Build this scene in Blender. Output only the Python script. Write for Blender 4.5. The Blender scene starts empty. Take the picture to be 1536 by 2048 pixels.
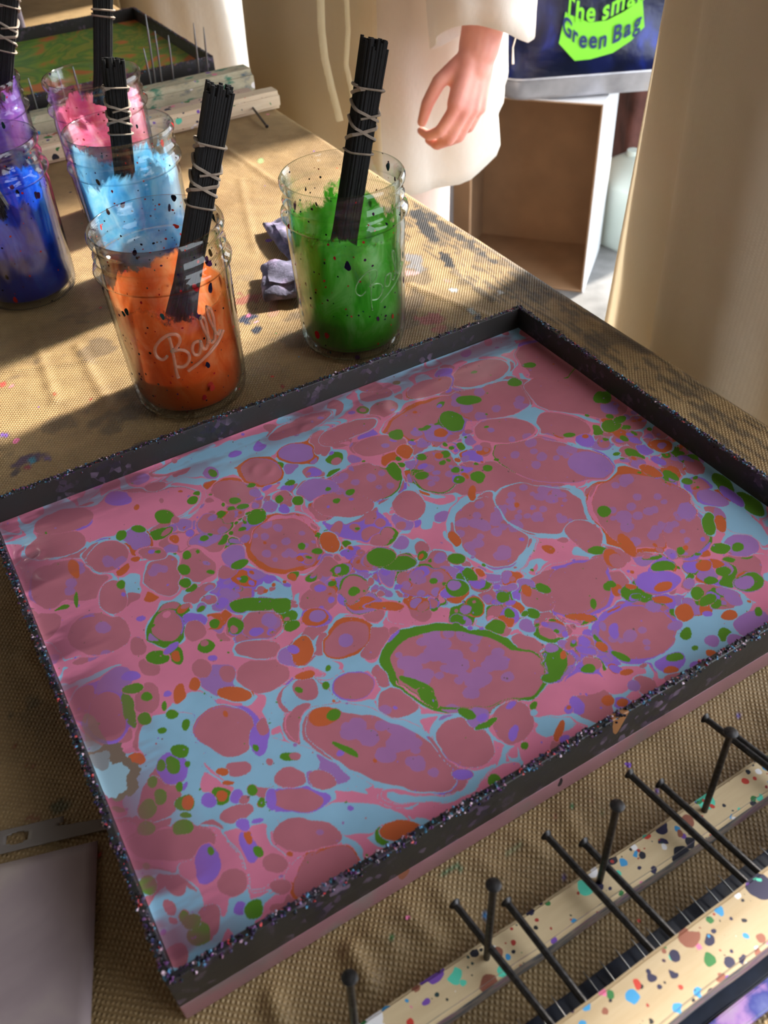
import bpy, bmesh, math, random
import numpy as np
from mathutils import Vector, Matrix, noise as mnoise
random.seed(7)
S = bpy.context.scene
COL = S.collection

# ------------------------------------------------------------------ camera
FPX, PITCH, ROLL, CZ = 1788.0, math.radians(42.79), math.radians(-3.636), 0.3494
fw = np.array([0, math.cos(PITCH), -math.sin(PITCH)])
rt = np.array([1.0, 0, 0]); up = np.cross(rt, fw)
r2 = math.cos(ROLL) * rt + math.sin(ROLL) * up
u2 = -math.sin(ROLL) * rt + math.cos(ROLL) * up
cam_d = bpy.data.cameras.new('camera'); cam = bpy.data.objects.new('camera', cam_d); COL.objects.link(cam)
M = Matrix(((r2[0], u2[0], -fw[0], 0), (r2[1], u2[1], -fw[1], 0), (r2[2], u2[2], -fw[2], CZ), (0, 0, 0, 1)))
cam.matrix_world = M
cam_d.sensor_fit = 'VERTICAL'; cam_d.sensor_height = 36; cam_d.lens = FPX / 2048 * 36
cam_d.clip_start = 0.02; cam_d.clip_end = 60
cam_d.dof.use_dof = True; cam_d.dof.focus_distance = 0.52; cam_d.dof.aperture_fstop = 16
S.camera = cam

# ------------------------------------------------------------------ light
S.view_settings.view_transform = 'Standard'; S.view_settings.look = 'None'
S.view_settings.exposure = 0.5; S.view_settings.gamma = 1.0
W = bpy.data.worlds.new('world'); S.world = W; W.use_nodes = True
W.node_tree.nodes['Background'].inputs[0].default_value = (0.86, 0.93, 1.0, 1)
W.node_tree.nodes['Background'].inputs[1].default_value = 3.5
def sun(name, az, el, strength, ang, col):
    l = bpy.data.lights.new(name, 'SUN'); l.energy = strength; l.angle = math.radians(ang); l.color = col
    o = bpy.data.objects.new(name, l); COL.objects.link(o)
    d = Vector((math.cos(az) * math.cos(el), math.sin(az) * math.cos(el), math.sin(el)))
    o.rotation_euler = d.to_track_quat('Z', 'Y').to_euler(); o.location = d * 4
sun('sun', math.radians(38), math.radians(36), 9.5, 5, (1.0, 0.93, 0.82))

# ------------------------------------------------------------------ helpers
TH = math.radians(28.1)
E1 = np.array([math.cos(TH), math.sin(TH)]); E2 = np.array([-math.sin(TH), math.cos(TH)])
T0 = np.array([0.1017, 0.5394])
def F(a, b, z=0.0):                       # table frame: a towards the right table edge, b away from the camera
    q = T0 + E1 * a + E2 * b
    return Vector((q[0], q[1], z))
def tag(o, label=None, cat=None, group=None, kind=None):
    if label: o['label'] = label
    if cat: o['category'] = cat
    if group: o['group'] = group
    if kind: o['kind'] = kind
    return o
def mk(name, verts, faces, mat=None, parent=None, smooth=True):
    me = bpy.data.meshes.new(name)
    me.from_pydata([tuple(v) for v in verts], [], [tuple(f) for f in faces]); me.validate(); me.update()
    if smooth:
        me.polygons.foreach_set('use_smooth', [True] * len(me.polygons))
    o = bpy.data.objects.new(name, me); COL.objects.link(o)
    if mat: me.materials.append(mat)
    if parent: o.parent = parent
    return o
def empty(name, loc=(0, 0, 0), rz=0.0):
    o = bpy.data.objects.new(name, None); COL.objects.link(o); o.location = loc; o.rotation_euler = (0, 0, rz)
    o.empty_display_size = 0.02
    return o
class MB:
    def __init__(s): s.v = []; s.f = []
    def add(s, v, f):
        n = len(s.v); s.v += [tuple(x) for x in v]; s.f += [tuple(i + n for i in q) for q in f]; return s
    def lathe(s, prof, seg=64, c=(0, 0, 0), cap0=False, cap1=False, close=False):
        v = []; f = []; n = len(prof)
        for r, z in prof:
            for k in range(seg):
                a = 2 * math.pi * k / seg; v.append((c[0] + r * math.cos(a), c[1] + r * math.sin(a), c[2] + z))
        m = n if close else n - 1
        for i in range(m):
            j = (i + 1) % n
            for k in range(seg):
                q = (k + 1) % seg; f.append((i * seg + k, i * seg + q, j * seg + q, j * seg + k))
        if cap0: f.append(tuple(range(seg))[::-1])
        if cap1: f.append(tuple((n - 1) * seg + k for k in range(seg)))
        return s.add(v, f)
    def tube(s, pts, rad, seg=8, cap=True, flat=1.0, up=None):
        pts = [Vector(p) for p in pts]; n = len(pts)
        rr = rad if isinstance(rad, (list, tuple)) else [rad] * n
        v = []; f = []; nrm = None
        for i, p in enumerate(pts):
            t = (pts[min(i + 1, n - 1)] - pts[max(i - 1, 0)]).normalized()
            if nrm is None:
                nrm = Vector(up) if up else (Vector((0, 0, 1)) if abs(t.z) < .9 else Vector((1, 0, 0)))
            nrm = (nrm - t * nrm.dot(t)).normalized(); b = t.cross(nrm)
            for k in range(seg):
                a = 2 * math.pi * (k + .5) / seg
                v.append(p + nrm * math.cos(a) * rr[i] * flat + b * math.sin(a) * rr[i])
        for i in range(n - 1):
            for k in range(seg):
                q = (k + 1) % seg; f.append((i * seg + k, i * seg + q, (i + 1) * seg + q, (i + 1) * seg + k))
        if cap: f.append(tuple(range(seg))[::-1]); f.append(tuple((n - 1) * seg + k for k in range(seg)))
        return s.add(v, f)
    def box(s, c, d, rz=0, bev=0.0, R=None):
        bm = bmesh.new(); bmesh.ops.create_cube(bm, size=1)
        bmesh.ops.scale(bm, vec=d, verts=bm.verts)
        if bev: bmesh.ops.bevel(bm, geom=bm.edges[:] , offset=bev, segments=3, affect='EDGES', profile=0.6)
        m = Matrix.Translation(c) @ (R.to_4x4() if R else Matrix.Rotation(rz, 4, 'Z'))
        bmesh.ops.transform(bm, matrix=m, verts=bm.verts); bm.verts.index_update()
        s.add([v.co[:] for v in bm.verts], [[v.index for v in f.verts] for f in bm.faces]); bm.free(); return s
    def build(s, name, mat=None, parent=None, smooth=True, autosm=True):
        o = mk(name, s.v, s.f, mat, parent, smooth)
        if autosm and smooth:
            try:
                o.data.set_sharp_from_angle(angle=math.radians(40))
            except Exception: pass
        return o
def evaluated(o):
    dg = bpy.context.evaluated_depsgraph_get(); dg.update()
    me = bpy.data.meshes.new_from_object(o.evaluated_get(dg))
    old = o.data; o.modifiers.clear(); o.data = me
    return o

# ------------------------------------------------------------------ materials
def srgb(r, g, b):
    def c(x):
        x /= 255.0; return x / 12.92 if x < .04045 else ((x + .055) / 1.055) ** 2.4
    return (c(r), c(g), c(b), 1.0)
class NT:
    def __init__(s, name):
        s.m = bpy.data.materials.new(name); s.m.use_nodes = True; s.t = s.m.node_tree
        s.b = s.t.nodes['Principled BSDF']; s.out = s.t.nodes['Material Output']
        s.tc = s.t.nodes.new('ShaderNodeTexCoord')
    def n(s, ty, **kw):
        x = s.t.nodes.new('ShaderNode' + ty)
        for k, v in kw.items():
            if k.startswith('i_'):
                x.inputs[k[2:].replace('_', ' ')].default_value = v
            else: setattr(x, k, v)
        return x
    def l(s, a, b): s.t.links.new(a, b)
    def noise(s, scale, detail=4, rough=.5, vec=None, dist=0.0):
        x = s.n('TexNoise'); x.inputs['Scale'].default_value = scale; x.inputs['Detail'].default_value = detail
        x.inputs['Roughness'].default_value = rough; x.inputs['Distortion'].default_value = dist
        s.l(vec or s.tc.outputs['Object'], x.inputs['Vector']); return x
    def mapping(s, scale=(1, 1, 1), rot=(0, 0, 0)):
        x = s.n('Mapping'); x.inputs['Scale'].default_value = scale; x.inputs['Rotation'].default_value = rot
        s.l(s.tc.outputs['Object'], x.inputs['Vector']); return x.outputs[0]
    def ramp(s, inp, stops, interp='LINEAR'):
        x = s.n('ValToRGB'); cr = x.color_ramp; cr.interpolation = interp
        while len(cr.elements) < len(stops): cr.elements.new(0.5)
        for e, (p, c) in zip(cr.elements, stops): e.position = p; e.color = c
        s.l(inp, x.inputs[0]); return x.outputs[0]
    def mix(s, fac, a, b, mode='MIX'):
        x = s.n('Mix', data_type='RGBA', blend_type=mode)
        for sock, v in ((x.inputs[0], fac), (x.inputs[6], a), (x.inputs[7], b)):
            if hasattr(v, 'default_value') or hasattr(v, 'links'): s.l(v, sock)
            else: sock.default_value = v
        return x.outputs[2]
    def math(s, op, a, b=None, c=None):
        x = s.n('Math', operation=op)
        for k, v in enumerate((a, b, c)):
            if v is None: continue
            if hasattr(v, 'links'): s.l(v, x.inputs[k])
            else: x.inputs[k].default_value = v
        return x.outputs[0]
    def bump(s, h, strength=.3, dist=.001, nrm=None):
        x = s.n('Bump'); x.inputs['Strength'].default_value = strength; x.inputs['Distance'].default_value = dist
        s.l(h, x.inputs['Height'])
        if nrm: s.l(nrm, x.inputs['Normal'])
        return x.outputs[0]
    def base(s, v):
        if hasattr(v, 'links'): s.l(v, s.b.inputs['Base Color'])
        else: s.b.inputs['Base Color'].default_value = v
    def rough(s, v): s.b.inputs['Roughness'].default_value = v
    def dots(s, col, scale, size, density, palette, seed=0.0, stretch=(1, 1, 1)):
        """paint splatter: voronoi dots of uneven size in palette colours laid over col"""
        mp = s.n('Mapping'); mp.inputs['Scale'].default_value = stretch; mp.inputs['Location'].default_value = (seed, seed * 1.7, seed * .3)
        nz = s.noise(scale * 1.3, 2); vm = s.n('VectorMath', operation='SCALE'); vm.inputs['Scale'].default_value = .35 / scale
        s.l(nz.outputs['Color'], vm.inputs[0]); va = s.n('VectorMath', operation='ADD')
        s.l(s.tc.outputs['Object'], va.inputs[0]); s.l(vm.outputs[0], va.inputs[1]); s.l(va.outputs[0], mp.inputs['Vector'])
        v = s.n('TexVoronoi'); v.inputs['Scale'].default_value = scale; s.l(mp.outputs[0], v.inputs['Vector'])
        sp = s.n('SeparateColor'); s.l(v.outputs['Color'], sp.inputs[0])
        keep = s.math('LESS_THAN', sp.outputs[0], density)
        rad = s.math('MULTIPLY', s.math('POWER', sp.outputs[1], 1.6), size)
        inside = s.math('LESS_THAN', v.outputs['Distance'], rad)
        fac = s.math('MULTIPLY', keep, inside)
        n = len(palette)
        pc = s.ramp(sp.outputs[2], [(i / n, c) for i, c in enumerate(palette)], 'CONSTANT')
        return s.mix(fac, col, pc), fac
PAL = [srgb(40, 35, 70), srgb(60, 150, 205), srgb(200, 60, 45), srgb(50, 120, 60), srgb(120, 75, 170), srgb(230, 120, 160), srgb(30, 30, 45), srgb(90, 210, 180), srgb(150, 90, 70), srgb(240, 235, 235)]
DARKPAL = [srgb(25, 22, 40), srgb(60, 30, 60), srgb(150, 30, 35), srgb(30, 60, 60), srgb(20, 20, 25), srgb(170, 50, 40)]

def simple(name, col, rough=.6, metal=0, nscale=None, namp=.15, bump=None):
    t = NT(name); t.rough(rough); t.b.inputs['Metallic'].default_value = metal
    if nscale:
        z = t.noise(nscale, 5)
        dark = tuple(c * (1 - namp) for c in col[:3]) + (1,); lite = tuple(min(1, c * (1 + namp)) for c in col[:3]) + (1,)
        t.base(t.ramp(z.outputs[0], [(.3, dark), (.7, lite)]))
        if bump: t.l(t.bump(z.outputs[0], bump[0], bump[1]), t.b.inputs['Normal'])
    else: t.base(col)
    return t.m

def cloth_mat(name, col, col2, weave=900, transl=.45, fold=6):
    t = NT(name)
    z = t.noise(fold, 3); c = t.ramp(z.outputs[0], [(.3, col), (.7, col2)])
    w = t.n('TexWave'); w.inputs['Scale'].default_value = weave / 6.0; t.l(t.tc.outputs['Object'], w.inputs['Vector']); w.bands_direction = 'Z'
    w2 = t.n('TexWave'); w2.inputs['Scale'].default_value = weave / 6.0; t.l(t.tc.outputs['Object'], w2.inputs['Vector']); w2.bands_direction = 'X'
    h = t.math('MULTIPLY', w.outputs['Fac'], w2.outputs['Fac'])
    fz = t.noise(14, 4)
    nb = t.bump(fz.outputs[0], .5, .01)
    nb = t.bump(h, .15, .0005, nb)
    t.base(c); t.rough(.9); t.l(nb, t.b.inputs['Normal'])
    tr = t.n('BsdfTranslucent'); t.l(c, tr.inputs['Color']); t.l(nb, tr.inputs['Normal'])
    mx = t.n('MixShader'); mx.inputs[0].default_value = transl
    t.l(t.b.outputs[0], mx.inputs[1]); t.l(tr.outputs[0], mx.inputs[2]); t.l(mx.outputs[0], t.out.inputs['Surface'])
    return t.m

def canvas_mat():
    t = NT('drop_cloth_canvas'); at = t.n('VertexColor', layer_name='stain')
    v = t.n('Mapping'); v.inputs['Rotation'].default_value = (0, 0, math.radians(11)); t.l(t.tc.outputs['Object'], v.inputs['Vector'])
    wx = t.n('TexWave', bands_direction='X'); wx.inputs['Scale'].default_value = 165; t.l(v.outputs[0], wx.inputs['Vector'])
    wy = t.n('TexWave', bands_direction='Y'); wy.inputs['Scale'].default_value = 150; t.l(v.outputs[0], wy.inputs['Vector'])
    for w in (wx, wy):
        w.inputs['Distortion'].default_value = .8; w.inputs['Detail'].default_value = 1; w.inputs['Detail Scale'].default_value = 2
    h = t.math('MULTIPLY', wx.outputs['Fac'], wy.outputs['Fac'])
    big = t.noise(9, 4); c0 = t.ramp(big.outputs[0], [(.25, srgb(150, 122, 82)), (.5, srgb(176, 147, 103)), (.8, srgb(192, 166, 122))])
    c1 = t.mix(h, t.mix(1.0, c0, (.68, .64, .58, 1), 'MULTIPLY'), c0)
    fine = t.noise(60, 5); fr_ = t.ramp(fine.outputs[0], [(.3, (.8, .8, .8, 1)), (.7, (1.06, 1.06, 1.06, 1))])
    c2 = t.mix(1.0, c1, fr_, 'MULTIPLY')
    c3, f3 = t.dots(c2, 60, .22, .10, PAL, .3)
    c3, f3 = t.dots(c3, 170, .22, .05, PAL, 1.3)
    al = at.outputs['Alpha']
    c4 = t.mix(al, c3, at.outputs['Color'])
    t.base(c4); t.rough(.55); t.b.inputs['Specular IOR Level'].default_value = .5
    nb = t.bump(t.noise(16, 4).outputs[0], .5, .008)
    nb = t.bump(h, .6, .0009, nb)
    t.l(nb, t.b.inputs['Normal'])
    return t.m

def wood_mat(name, base, base2, dens=.5, dark_side=False, seed=0.0):
    t = NT(name)
    z = t.noise(30, 5, .6, t.mapping((1, 8, 8))); c = t.ramp(z.outputs[0], [(.3, base), (.7, base2)])
    c, f = t.dots(c, 75, .5, dens * .8, PAL, seed + .1)
    c, f = t.dots(c, 190, .5, dens * .8, PAL, seed + .7)
    c, f = t.dots(c, 420, .45, dens * .4, DARKPAL, seed + .2)
    c, f = t.dots(c, 260, .5, dens * .55, PAL, seed + 4.9)
    c, f = t.dots(c, 115, .45, dens * .8, PAL[::-1], seed + 3.7)
    c, f = t.dots(c, 40, .34, dens * .4, [srgb(230, 200, 190), srgb(190, 160, 150), srgb(60, 140, 190), srgb(150, 120, 80), srgb(130, 110, 160)], seed + 2.2)
    if dark_side:       # the sides are caked in old grey paint
        g = t.n('NewGeometry'); tr = t.n('VectorTransform', vector_type='NORMAL', convert_from='WORLD', convert_to='OBJECT')
        t.l(g.outputs['Normal'], tr.inputs[0]); sx = t.n('SeparateXYZ'); t.l(tr.outputs[0], sx.inputs[0])
        side = t.math('LESS_THAN', sx.outputs[2], .6)
        sz = t.noise(55, 5, .6, t.mapping((1, 6, 4)))
        sc = t.ramp(sz.outputs[0], [(.3, srgb(60, 65, 85)), (.42, srgb(120, 120, 120)), (.52, srgb(170, 155, 140)), (.6, srgb(160, 120, 135)), (.68, srgb(80, 110, 140)), (.8, srgb(140, 140, 135))])
        c = t.mix(side, c, sc)
    t.base(c); t.rough(.65)
    t.l(t.bump(z.outputs[0], .25, .001), t.b.inputs['Normal'])
    return t.m

def glass_mat(name, tint, dens=.35, seed=0.0, dirt=srgb(200, 200, 200)):
    """thin-walled jar glass: clear face-on, darker and glossier at grazing angles, with dried paint splatter"""
    t = NT(name)
    lw = t.n('LayerWeight'); lw.inputs['Blend'].default_value = .5
    bz = t.noise(28, 2); nb = t.bump(bz.outputs[0], .12, .003)
    t.l(nb, lw.inputs['Normal'])
    col = t.ramp(lw.outputs['Facing'], [(0, (.985, .99, .99, 1)), (.5, (.96, .975, .975, 1)), (.78, tuple(.08 + .85 * x for x in tint[:3]) + (1,)), (1, tuple(x * .28 for x in tint[:3]) + (1,))])
    tp = t.n('BsdfTransparent'); t.l(col, tp.inputs['Color'])
    gl = t.n('BsdfGlossy'); gl.inputs['Roughness'].default_value = .04; t.l(nb, gl.inputs['Normal'])
    fr = t.math('MULTIPLY_ADD', t.math('POWER', lw.outputs['Facing'], 3.2), .8, .05)
    m1 = t.n('MixShader'); t.l(fr, m1.inputs[0]); t.l(tp.outputs[0], m1.inputs[1]); t.l(gl.outputs[0], m1.inputs[2])
    c0, f1 = t.dots((0, 0, 0, 1), 110, .24, dens, DARKPAL, seed, (1, 1, .6))
    c1, f2 = t.dots(c0, 260, .25, dens * .8, DARKPAL, seed + .5)
    f = t.math('MAXIMUM', f1, f2)
    df = t.n('BsdfDiffuse'); t.l(c1, df.inputs['Color'])
    m2 = t.n('MixShader'); t.l(f, m2.inputs[0]); t.l(m1.outputs[0], m2.inputs[1]); t.l(df.outputs[0], m2.inputs[2])
    t.l(m2.outputs[0], t.out.inputs['Surface'])
    return t.m

def film_mat(name, c_lo, c_mid, c_hi, z0, z1, seed, streak=srgb(240, 240, 240)):
    """paint smeared on the inside of the jar: solid low down, broken up into streaks higher up"""
    t = NT(name)
    sx = t.n('SeparateXYZ'); t.l(t.tc.outputs['Object'], sx.inputs[0])
    mp = t.n('Mapping'); mp.inputs['Scale'].default_value = (1, 1, .55); mp.inputs['Location'].default_value = (seed, seed, seed * .5); mp.inputs['Rotation'].default_value = (0, .35, 0)
    t.l(t.tc.outputs['Object'], mp.inputs['Vector'])
    z = t.noise(32, 5, .62, mp.outputs[0], .6)
    h = t.n('MapRange'); h.inputs['From Min'].default_value = z0; h.inputs['From Max'].default_value = z1; t.l(sx.outputs[2], h.inputs['Value'])
    thr = t.math('SUBTRACT', t.math('MULTIPLY', h.outputs[0], 1.15), .18)
    a = t.n('MapRange'); t.l(t.math('SUBTRACT', z.outputs[0], thr), a.inputs['Value']); a.inputs['From Min'].default_value = -.02; a.inputs['From Max'].default_value = .05
    z2 = t.noise(50, 4, .6, mp.outputs[0], 1.0)
    mid = t.ramp(z2.outputs[0], [(.3, c_lo), (.5, c_mid), (.68, c_hi)])
    h2 = t.n('MapRange'); h2.inputs['From Min'].default_value = .004; h2.inputs['From Max'].default_value = .045; t.l(sx.outputs[2], h2.inputs['Value'])
    c = t.mix(h2.outputs[0], c_lo, mid)
    t.base(c); t.rough(.35)
    tr = t.n('BsdfTranslucent'); t.l(c, tr.inputs['Color'])
    m0 = t.n('MixShader'); m0.inputs[0].default_value = .5; t.l(t.b.outputs[0], m0.inputs[1]); t.l(tr.outputs[0], m0.inputs[2])
    tp = t.n('BsdfTransparent'); m1 = t.n('MixShader'); t.l(a.outputs[0], m1.inputs[0]); t.l(tp.outputs[0], m1.inputs[1]); t.l(m0.outputs[0], m1.inputs[2])
    t.l(m1.outputs[0], t.out.inputs['Surface'])
    return t.m

def crust_mat(name):
    t = NT(name); v = t.n('TexVoronoi'); v.inputs['Scale'].default_value = 700; t.l(t.tc.outputs['Object'], v.inputs['Vector'])
    sp = t.n('SeparateColor'); t.l(v.outputs['Color'], sp.inputs[0])
    pal = [srgb(22, 20, 34), srgb(40, 36, 60), srgb(60, 45, 85), srgb(30, 48, 62), srgb(20, 20, 26), srgb(90, 60, 110), srgb(150, 110, 130), srgb(28, 26, 50), srgb(60, 110, 130), srgb(35, 25, 40), srgb(215, 185, 200), srgb(110, 60, 120), srgb(190, 60, 60), srgb(90, 150, 190), srgb(40, 40, 90)]
    c = t.ramp(sp.outputs[0], [(i / len(pal), q) for i, q in enumerate(pal)], 'CONSTANT')
    t.base(c); t.rough(.35); t.l(t.bump(v.outputs['Distance'], .8, .002), t.b.inputs['Normal']); return t.m

def traywall_mat():
    t = NT('tray_wall_stained'); v = t.n('TexVoronoi'); v.inputs['Scale'].default_value = 300; t.l(t.tc.outputs['Object'], v.inputs['Vector'])
    sp = t.n('SeparateColor'); t.l(v.outputs['Color'], sp.inputs[0])
    c = t.ramp(sp.outputs[0], [(0, srgb(34, 32, 34)), (.4, srgb(46, 44, 43)), (.6, srgb(40, 34, 54)), (.8, srgb(84, 66, 92)), (.92, srgb(120, 100, 124))], 'CONSTANT')
    z = t.noise(40, 6, .65); c = t.mix(t.ramp(z.outputs[0], [(.45, (0, 0, 0, 1)), (.7, (1, 1, 1, 1))]), srgb(44, 42, 40), c)
    c, f = t.dots(c, 60, .25, .16, [srgb(40, 80, 95), srgb(150, 100, 60), srgb(60, 40, 90), srgb(120, 90, 110)], .2, (1, 1, .3))
    t.base(c); t.rough(.45); t.l(t.bump(z.outputs[0], .4, .001), t.b.inputs['Normal']); return t.m
def trayband_mat():
    t = NT('tray_foot_pink_film'); z = t.noise(22, 5)
    c = t.ramp(z.outputs[0], [(.3, srgb(125, 112, 112)), (.45, srgb(150, 106, 112)), (.6, srgb(162, 114, 122)), (.72, srgb(132, 132, 126))])
    c, f = t.dots(c, 90, .25, .2, PAL, .9, (1, 1, .4)); t.base(c); t.rough(.25); return t.m

M_black = simple('black_straw', srgb(13, 12, 13), .85, 0, 300, .5)
M_string = simple('grey_rubber_string', srgb(150, 135, 120), .7, 0, 200, .2)
M_nail = simple('blackened_steel_nail', srgb(62, 60, 60), .38, .75, 500, .4, (.4, .0004))
M_pin = simple('steel_pin', srgb(120, 120, 120), .3, .9)
M_crust = crust_mat('rim_paint_crust'); M_wall = traywall_mat(); M_band = trayband_mat()
M_skin = NT('skin'); M_skin.base(M_skin.ramp(M_skin.noise(30, 3).outputs[0], [(.3, srgb(214, 140, 128)), (.7, srgb(232, 166, 152))])); M_skin.rough(.5)
M_skin.b.inputs['Subsurface Weight'].default_value = .15; M_skin.b.inputs['Subsurface Radius'].default_value = (.01, .004, .002); M_skin = M_skin.m
M_apron = cloth_mat('beige_apron_cloth', srgb(236, 224, 196), srgb(244, 234, 210), 900, .55)
M_apron2 = cloth_mat('grey_beige_apron_cloth', srgb(234, 226, 210), srgb(242, 236, 222), 900, .62, 4)
M_white = cloth_mat('white_cotton', srgb(238, 232, 224), srgb(246, 242, 236), 1100, .5)
M_tan = simple('faded_tan_cotton', srgb(176, 160, 140), .85, 0, 60, .15)
M_navy = simple('navy_denim', srgb(30, 34, 52), .8, 0, 200, .3)
M_hair = simple('brown_hair', srgb(60, 42, 30), .6, 0, 200, .4)
M_shoe = simple('dark_shoe_leather', srgb(40, 38, 40), .5)

# ------------------------------------------------------------------ the setting
def floor_mat():
    t = NT('concrete_floor'); z = t.noise(3.2, 6, .6); y = t.noise(25, 4)
    c = t.ramp(z.outputs[0], [(.3, srgb(92, 91, 90)), (.5, srgb(122, 121, 120)), (.7, srgb(140, 139, 137))])
    c = t.mix(.25, c, t.ramp(y.outputs[0], [(.35, srgb(70, 69, 68)), (.65, srgb(140, 139, 138))]))
    t.base(c); t.rough(.7); t.l(t.bump(y.outputs[0], .2, .002), t.b.inputs['Normal']); return t.m
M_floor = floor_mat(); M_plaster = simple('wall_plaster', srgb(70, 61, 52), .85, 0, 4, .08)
def slab(name, c, d, mat, **kw):
    return tag(MB().box(c, d).build(name, mat, smooth=False), kind='structure', **kw)
FZ = -0.75
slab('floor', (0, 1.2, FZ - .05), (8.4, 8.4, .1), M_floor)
slab('unseen_wall_back', (.2, 4.6, .55), (4.3, .12, 2.6), M_plaster)  # added out of view, extended right to block light from behind
slab('unseen_wall_left', (-1.9, 1.0, .55), (.12, 7.1, 2.6), simple('light_wall_plaster', srgb(188, 178, 160), .85, 0, 4, .08))  # added out of view, kept pale to bounce light onto the far apron
slab('unseen_wall_front', (-.2, -1.2, .55), (3.4, .12, 2.6), M_plaster)  # added out of view, close and dark to shade the camera side
slab('unseen_ceiling', (-.3, 1.0, 1.85), (3.3, 7.1, .1), M_plaster)  # added out of view, cuts overhead light but lets the sun past

# ------------------------------------------------------------------ table and drop cloth
NE = 0.427                                  # distance of the far table edge along E1 (world origin)
oA = NE - float(T0 @ E1)                    # the same in table frame
tb = empty('work_table', F(oA - .5, .2, FZ), TH)
tag(tb, 'long work table hidden under the tan drop cloth', 'table')
def tl(v):                                  # table-frame helper, local to the table empty
    return (v[0] - (oA - .5), v[1] - .2, v[2] - FZ)
MB().box(tl((oA - .56, .3, -.02)), (1.08, 2.1, .03), bev=.003).build('tabletop', simple('table_board', srgb(120, 95, 70), .6, 0, 8, .2), tb)
for sx in (-1.02, -.1):
    for sy in (-.65, 1.25):
        MB().box(tl((oA + sx, sy, -.035 - .3575)), (.045, .045, .715), bev=.003).build('leg', simple('table_leg_paint', srgb(70, 70, 72), .5), tb)

def un(x, y, z=0.0):                        # a point seen in the photograph, put on the table at height z
    d = fw + r2 * (x - 768) / FPX - u2 * (y - 1024) / FPX
    p = np.array([0, 0, CZ]) + d * (z - CZ) / d[2]; return p
def ab(p): d = np.array(p[:2]) - T0; return float(d @ E1), float(d @ E2)
def jac(x, y, rx, ry, ang=0, z=0.0):        # ellipse of the photograph as an ellipse lying on the table (centre, 2x2 matrix)
    c = np.array(ab(un(x, y, z))); ca, sa = math.cos(math.radians(ang)), math.sin(math.radians(ang))
    u = np.array(ab(un(x + ca * rx, y + sa * rx, z))) - c; v = np.array(ab(un(x - sa * ry, y + ca * ry, z))) - c
    A = np.stack([u, v], 1); return c, np.linalg.inv(A)

def vnoise(a, b, sc, seed=0, octs=4):
    """value noise on arrays"""
    out = np.zeros_like(a); amp = 1.0; tot = 0
    rs = np.random.RandomState(seed); G = rs.rand(256, 256)
    for o in range(octs):
        x = a * sc + 17.3 * o; y = b * sc + 9.1 * o
        xi = np.floor(x).astype(int); yi = np.floor(y).astype(int); fx = x - xi; fy = y - yi
        fx = fx * fx * (3 - 2 * fx); fy = fy * fy * (3 - 2 * fy)
        g = lambda i, j: G[(xi + i) % 256, (yi + j) % 256]
        out += amp * ((g(0, 0) * (1 - fx) + g(1, 0) * fx) * (1 - fy) + (g(0, 1) * (1 - fx) + g(1, 1) * fx) * fy)
        tot += amp; amp *= .5; sc *= 2.03
    return out / tot

def grid_obj(name, A, B, Z, mat, world, parent=None, cols=None, layer='stain'):
    ny, nx = A.shape
    P = world(A, B, Z).reshape(-1, 3)
    me = bpy.data.meshes.new(name); nv = nx * ny; nf = (nx - 1) * (ny - 1)
    me.vertices.add(nv); me.vertices.foreach_set('co', P.astype(np.float32).ravel())
    i = (np.arange(ny - 1)[:, None] * nx + np.arange(nx - 1)[None, :]).ravel()
    q = np.stack([i, i + 1, i + nx + 1, i + nx], 1).astype(np.int32).ravel()
    me.loops.add(nf * 4); me.loops.foreach_set('vertex_index', q)
    me.polygons.add(nf); me.polygons.foreach_set('loop_start', np.arange(nf, dtype=np.int32) * 4)
    me.polygons.foreach_set('loop_total', np.full(nf, 4, np.int32)); me.update(calc_edges=True)
    me.polygons.foreach_set('use_smooth', np.ones(nf, bool))
    if cols is not None:
        ca = me.color_attributes.new(layer, 'FLOAT_COLOR', 'POINT'); ca.data.foreach_set('color', cols.reshape(-1, 4).astype(np.float32).ravel())
    me.materials.append(mat); o = bpy.data.objects.new(name, me); COL.objects.link(o)
    if parent: o.parent = parent
    return o
def tworld(A, B, Z):
    return np.stack([T0[0] + E1[0] * A + E2[0] * B, T0[1] + E1[1] * A + E2[1] * B, Z], -1)

# --- the cloth
s_ = np.concatenate([np.arange(-1.05, -.52, .01), np.arange(-.52, oA + .36, .0022)]); b_ = np.concatenate([np.arange(-.62, -.46, .006), np.arange(-.46, 1.05, .0022), np.arange(1.05, 1.30, .008)])
Sg, Bg = np.meshgrid(s_, b_)
R_ = .012; e0 = oA - R_
Ag = np.where(Sg < e0, Sg, np.where(Sg < e0 + R_ * math.pi / 2, e0 + R_ * np.sin(np.clip((Sg - e0) / R_, 0, math.pi / 2)), oA))
Zg = np.where(Sg < e0, 0, np.where(Sg < e0 + R_ * math.pi / 2, -R_ * (1 - np.cos(np.clip((Sg - e0) / R_, 0, math.pi / 2))), -R_ - (Sg - e0 - R_ * math.pi / 2)))
hang = np.clip((Sg - e0 - .01) / .2, 0, 1)
Ag = Ag + hang * (.012 * np.sin(Bg * 21) + .012)
flat = 1 - np.clip((Sg - e0) / .01, 0, 1)
wr = (vnoise(Sg, Bg, 9, 3, 3) - .5) * .003 + (vnoise(Sg + .3, Bg * .6, 40, 5, 2) - .5) * .0012
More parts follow.
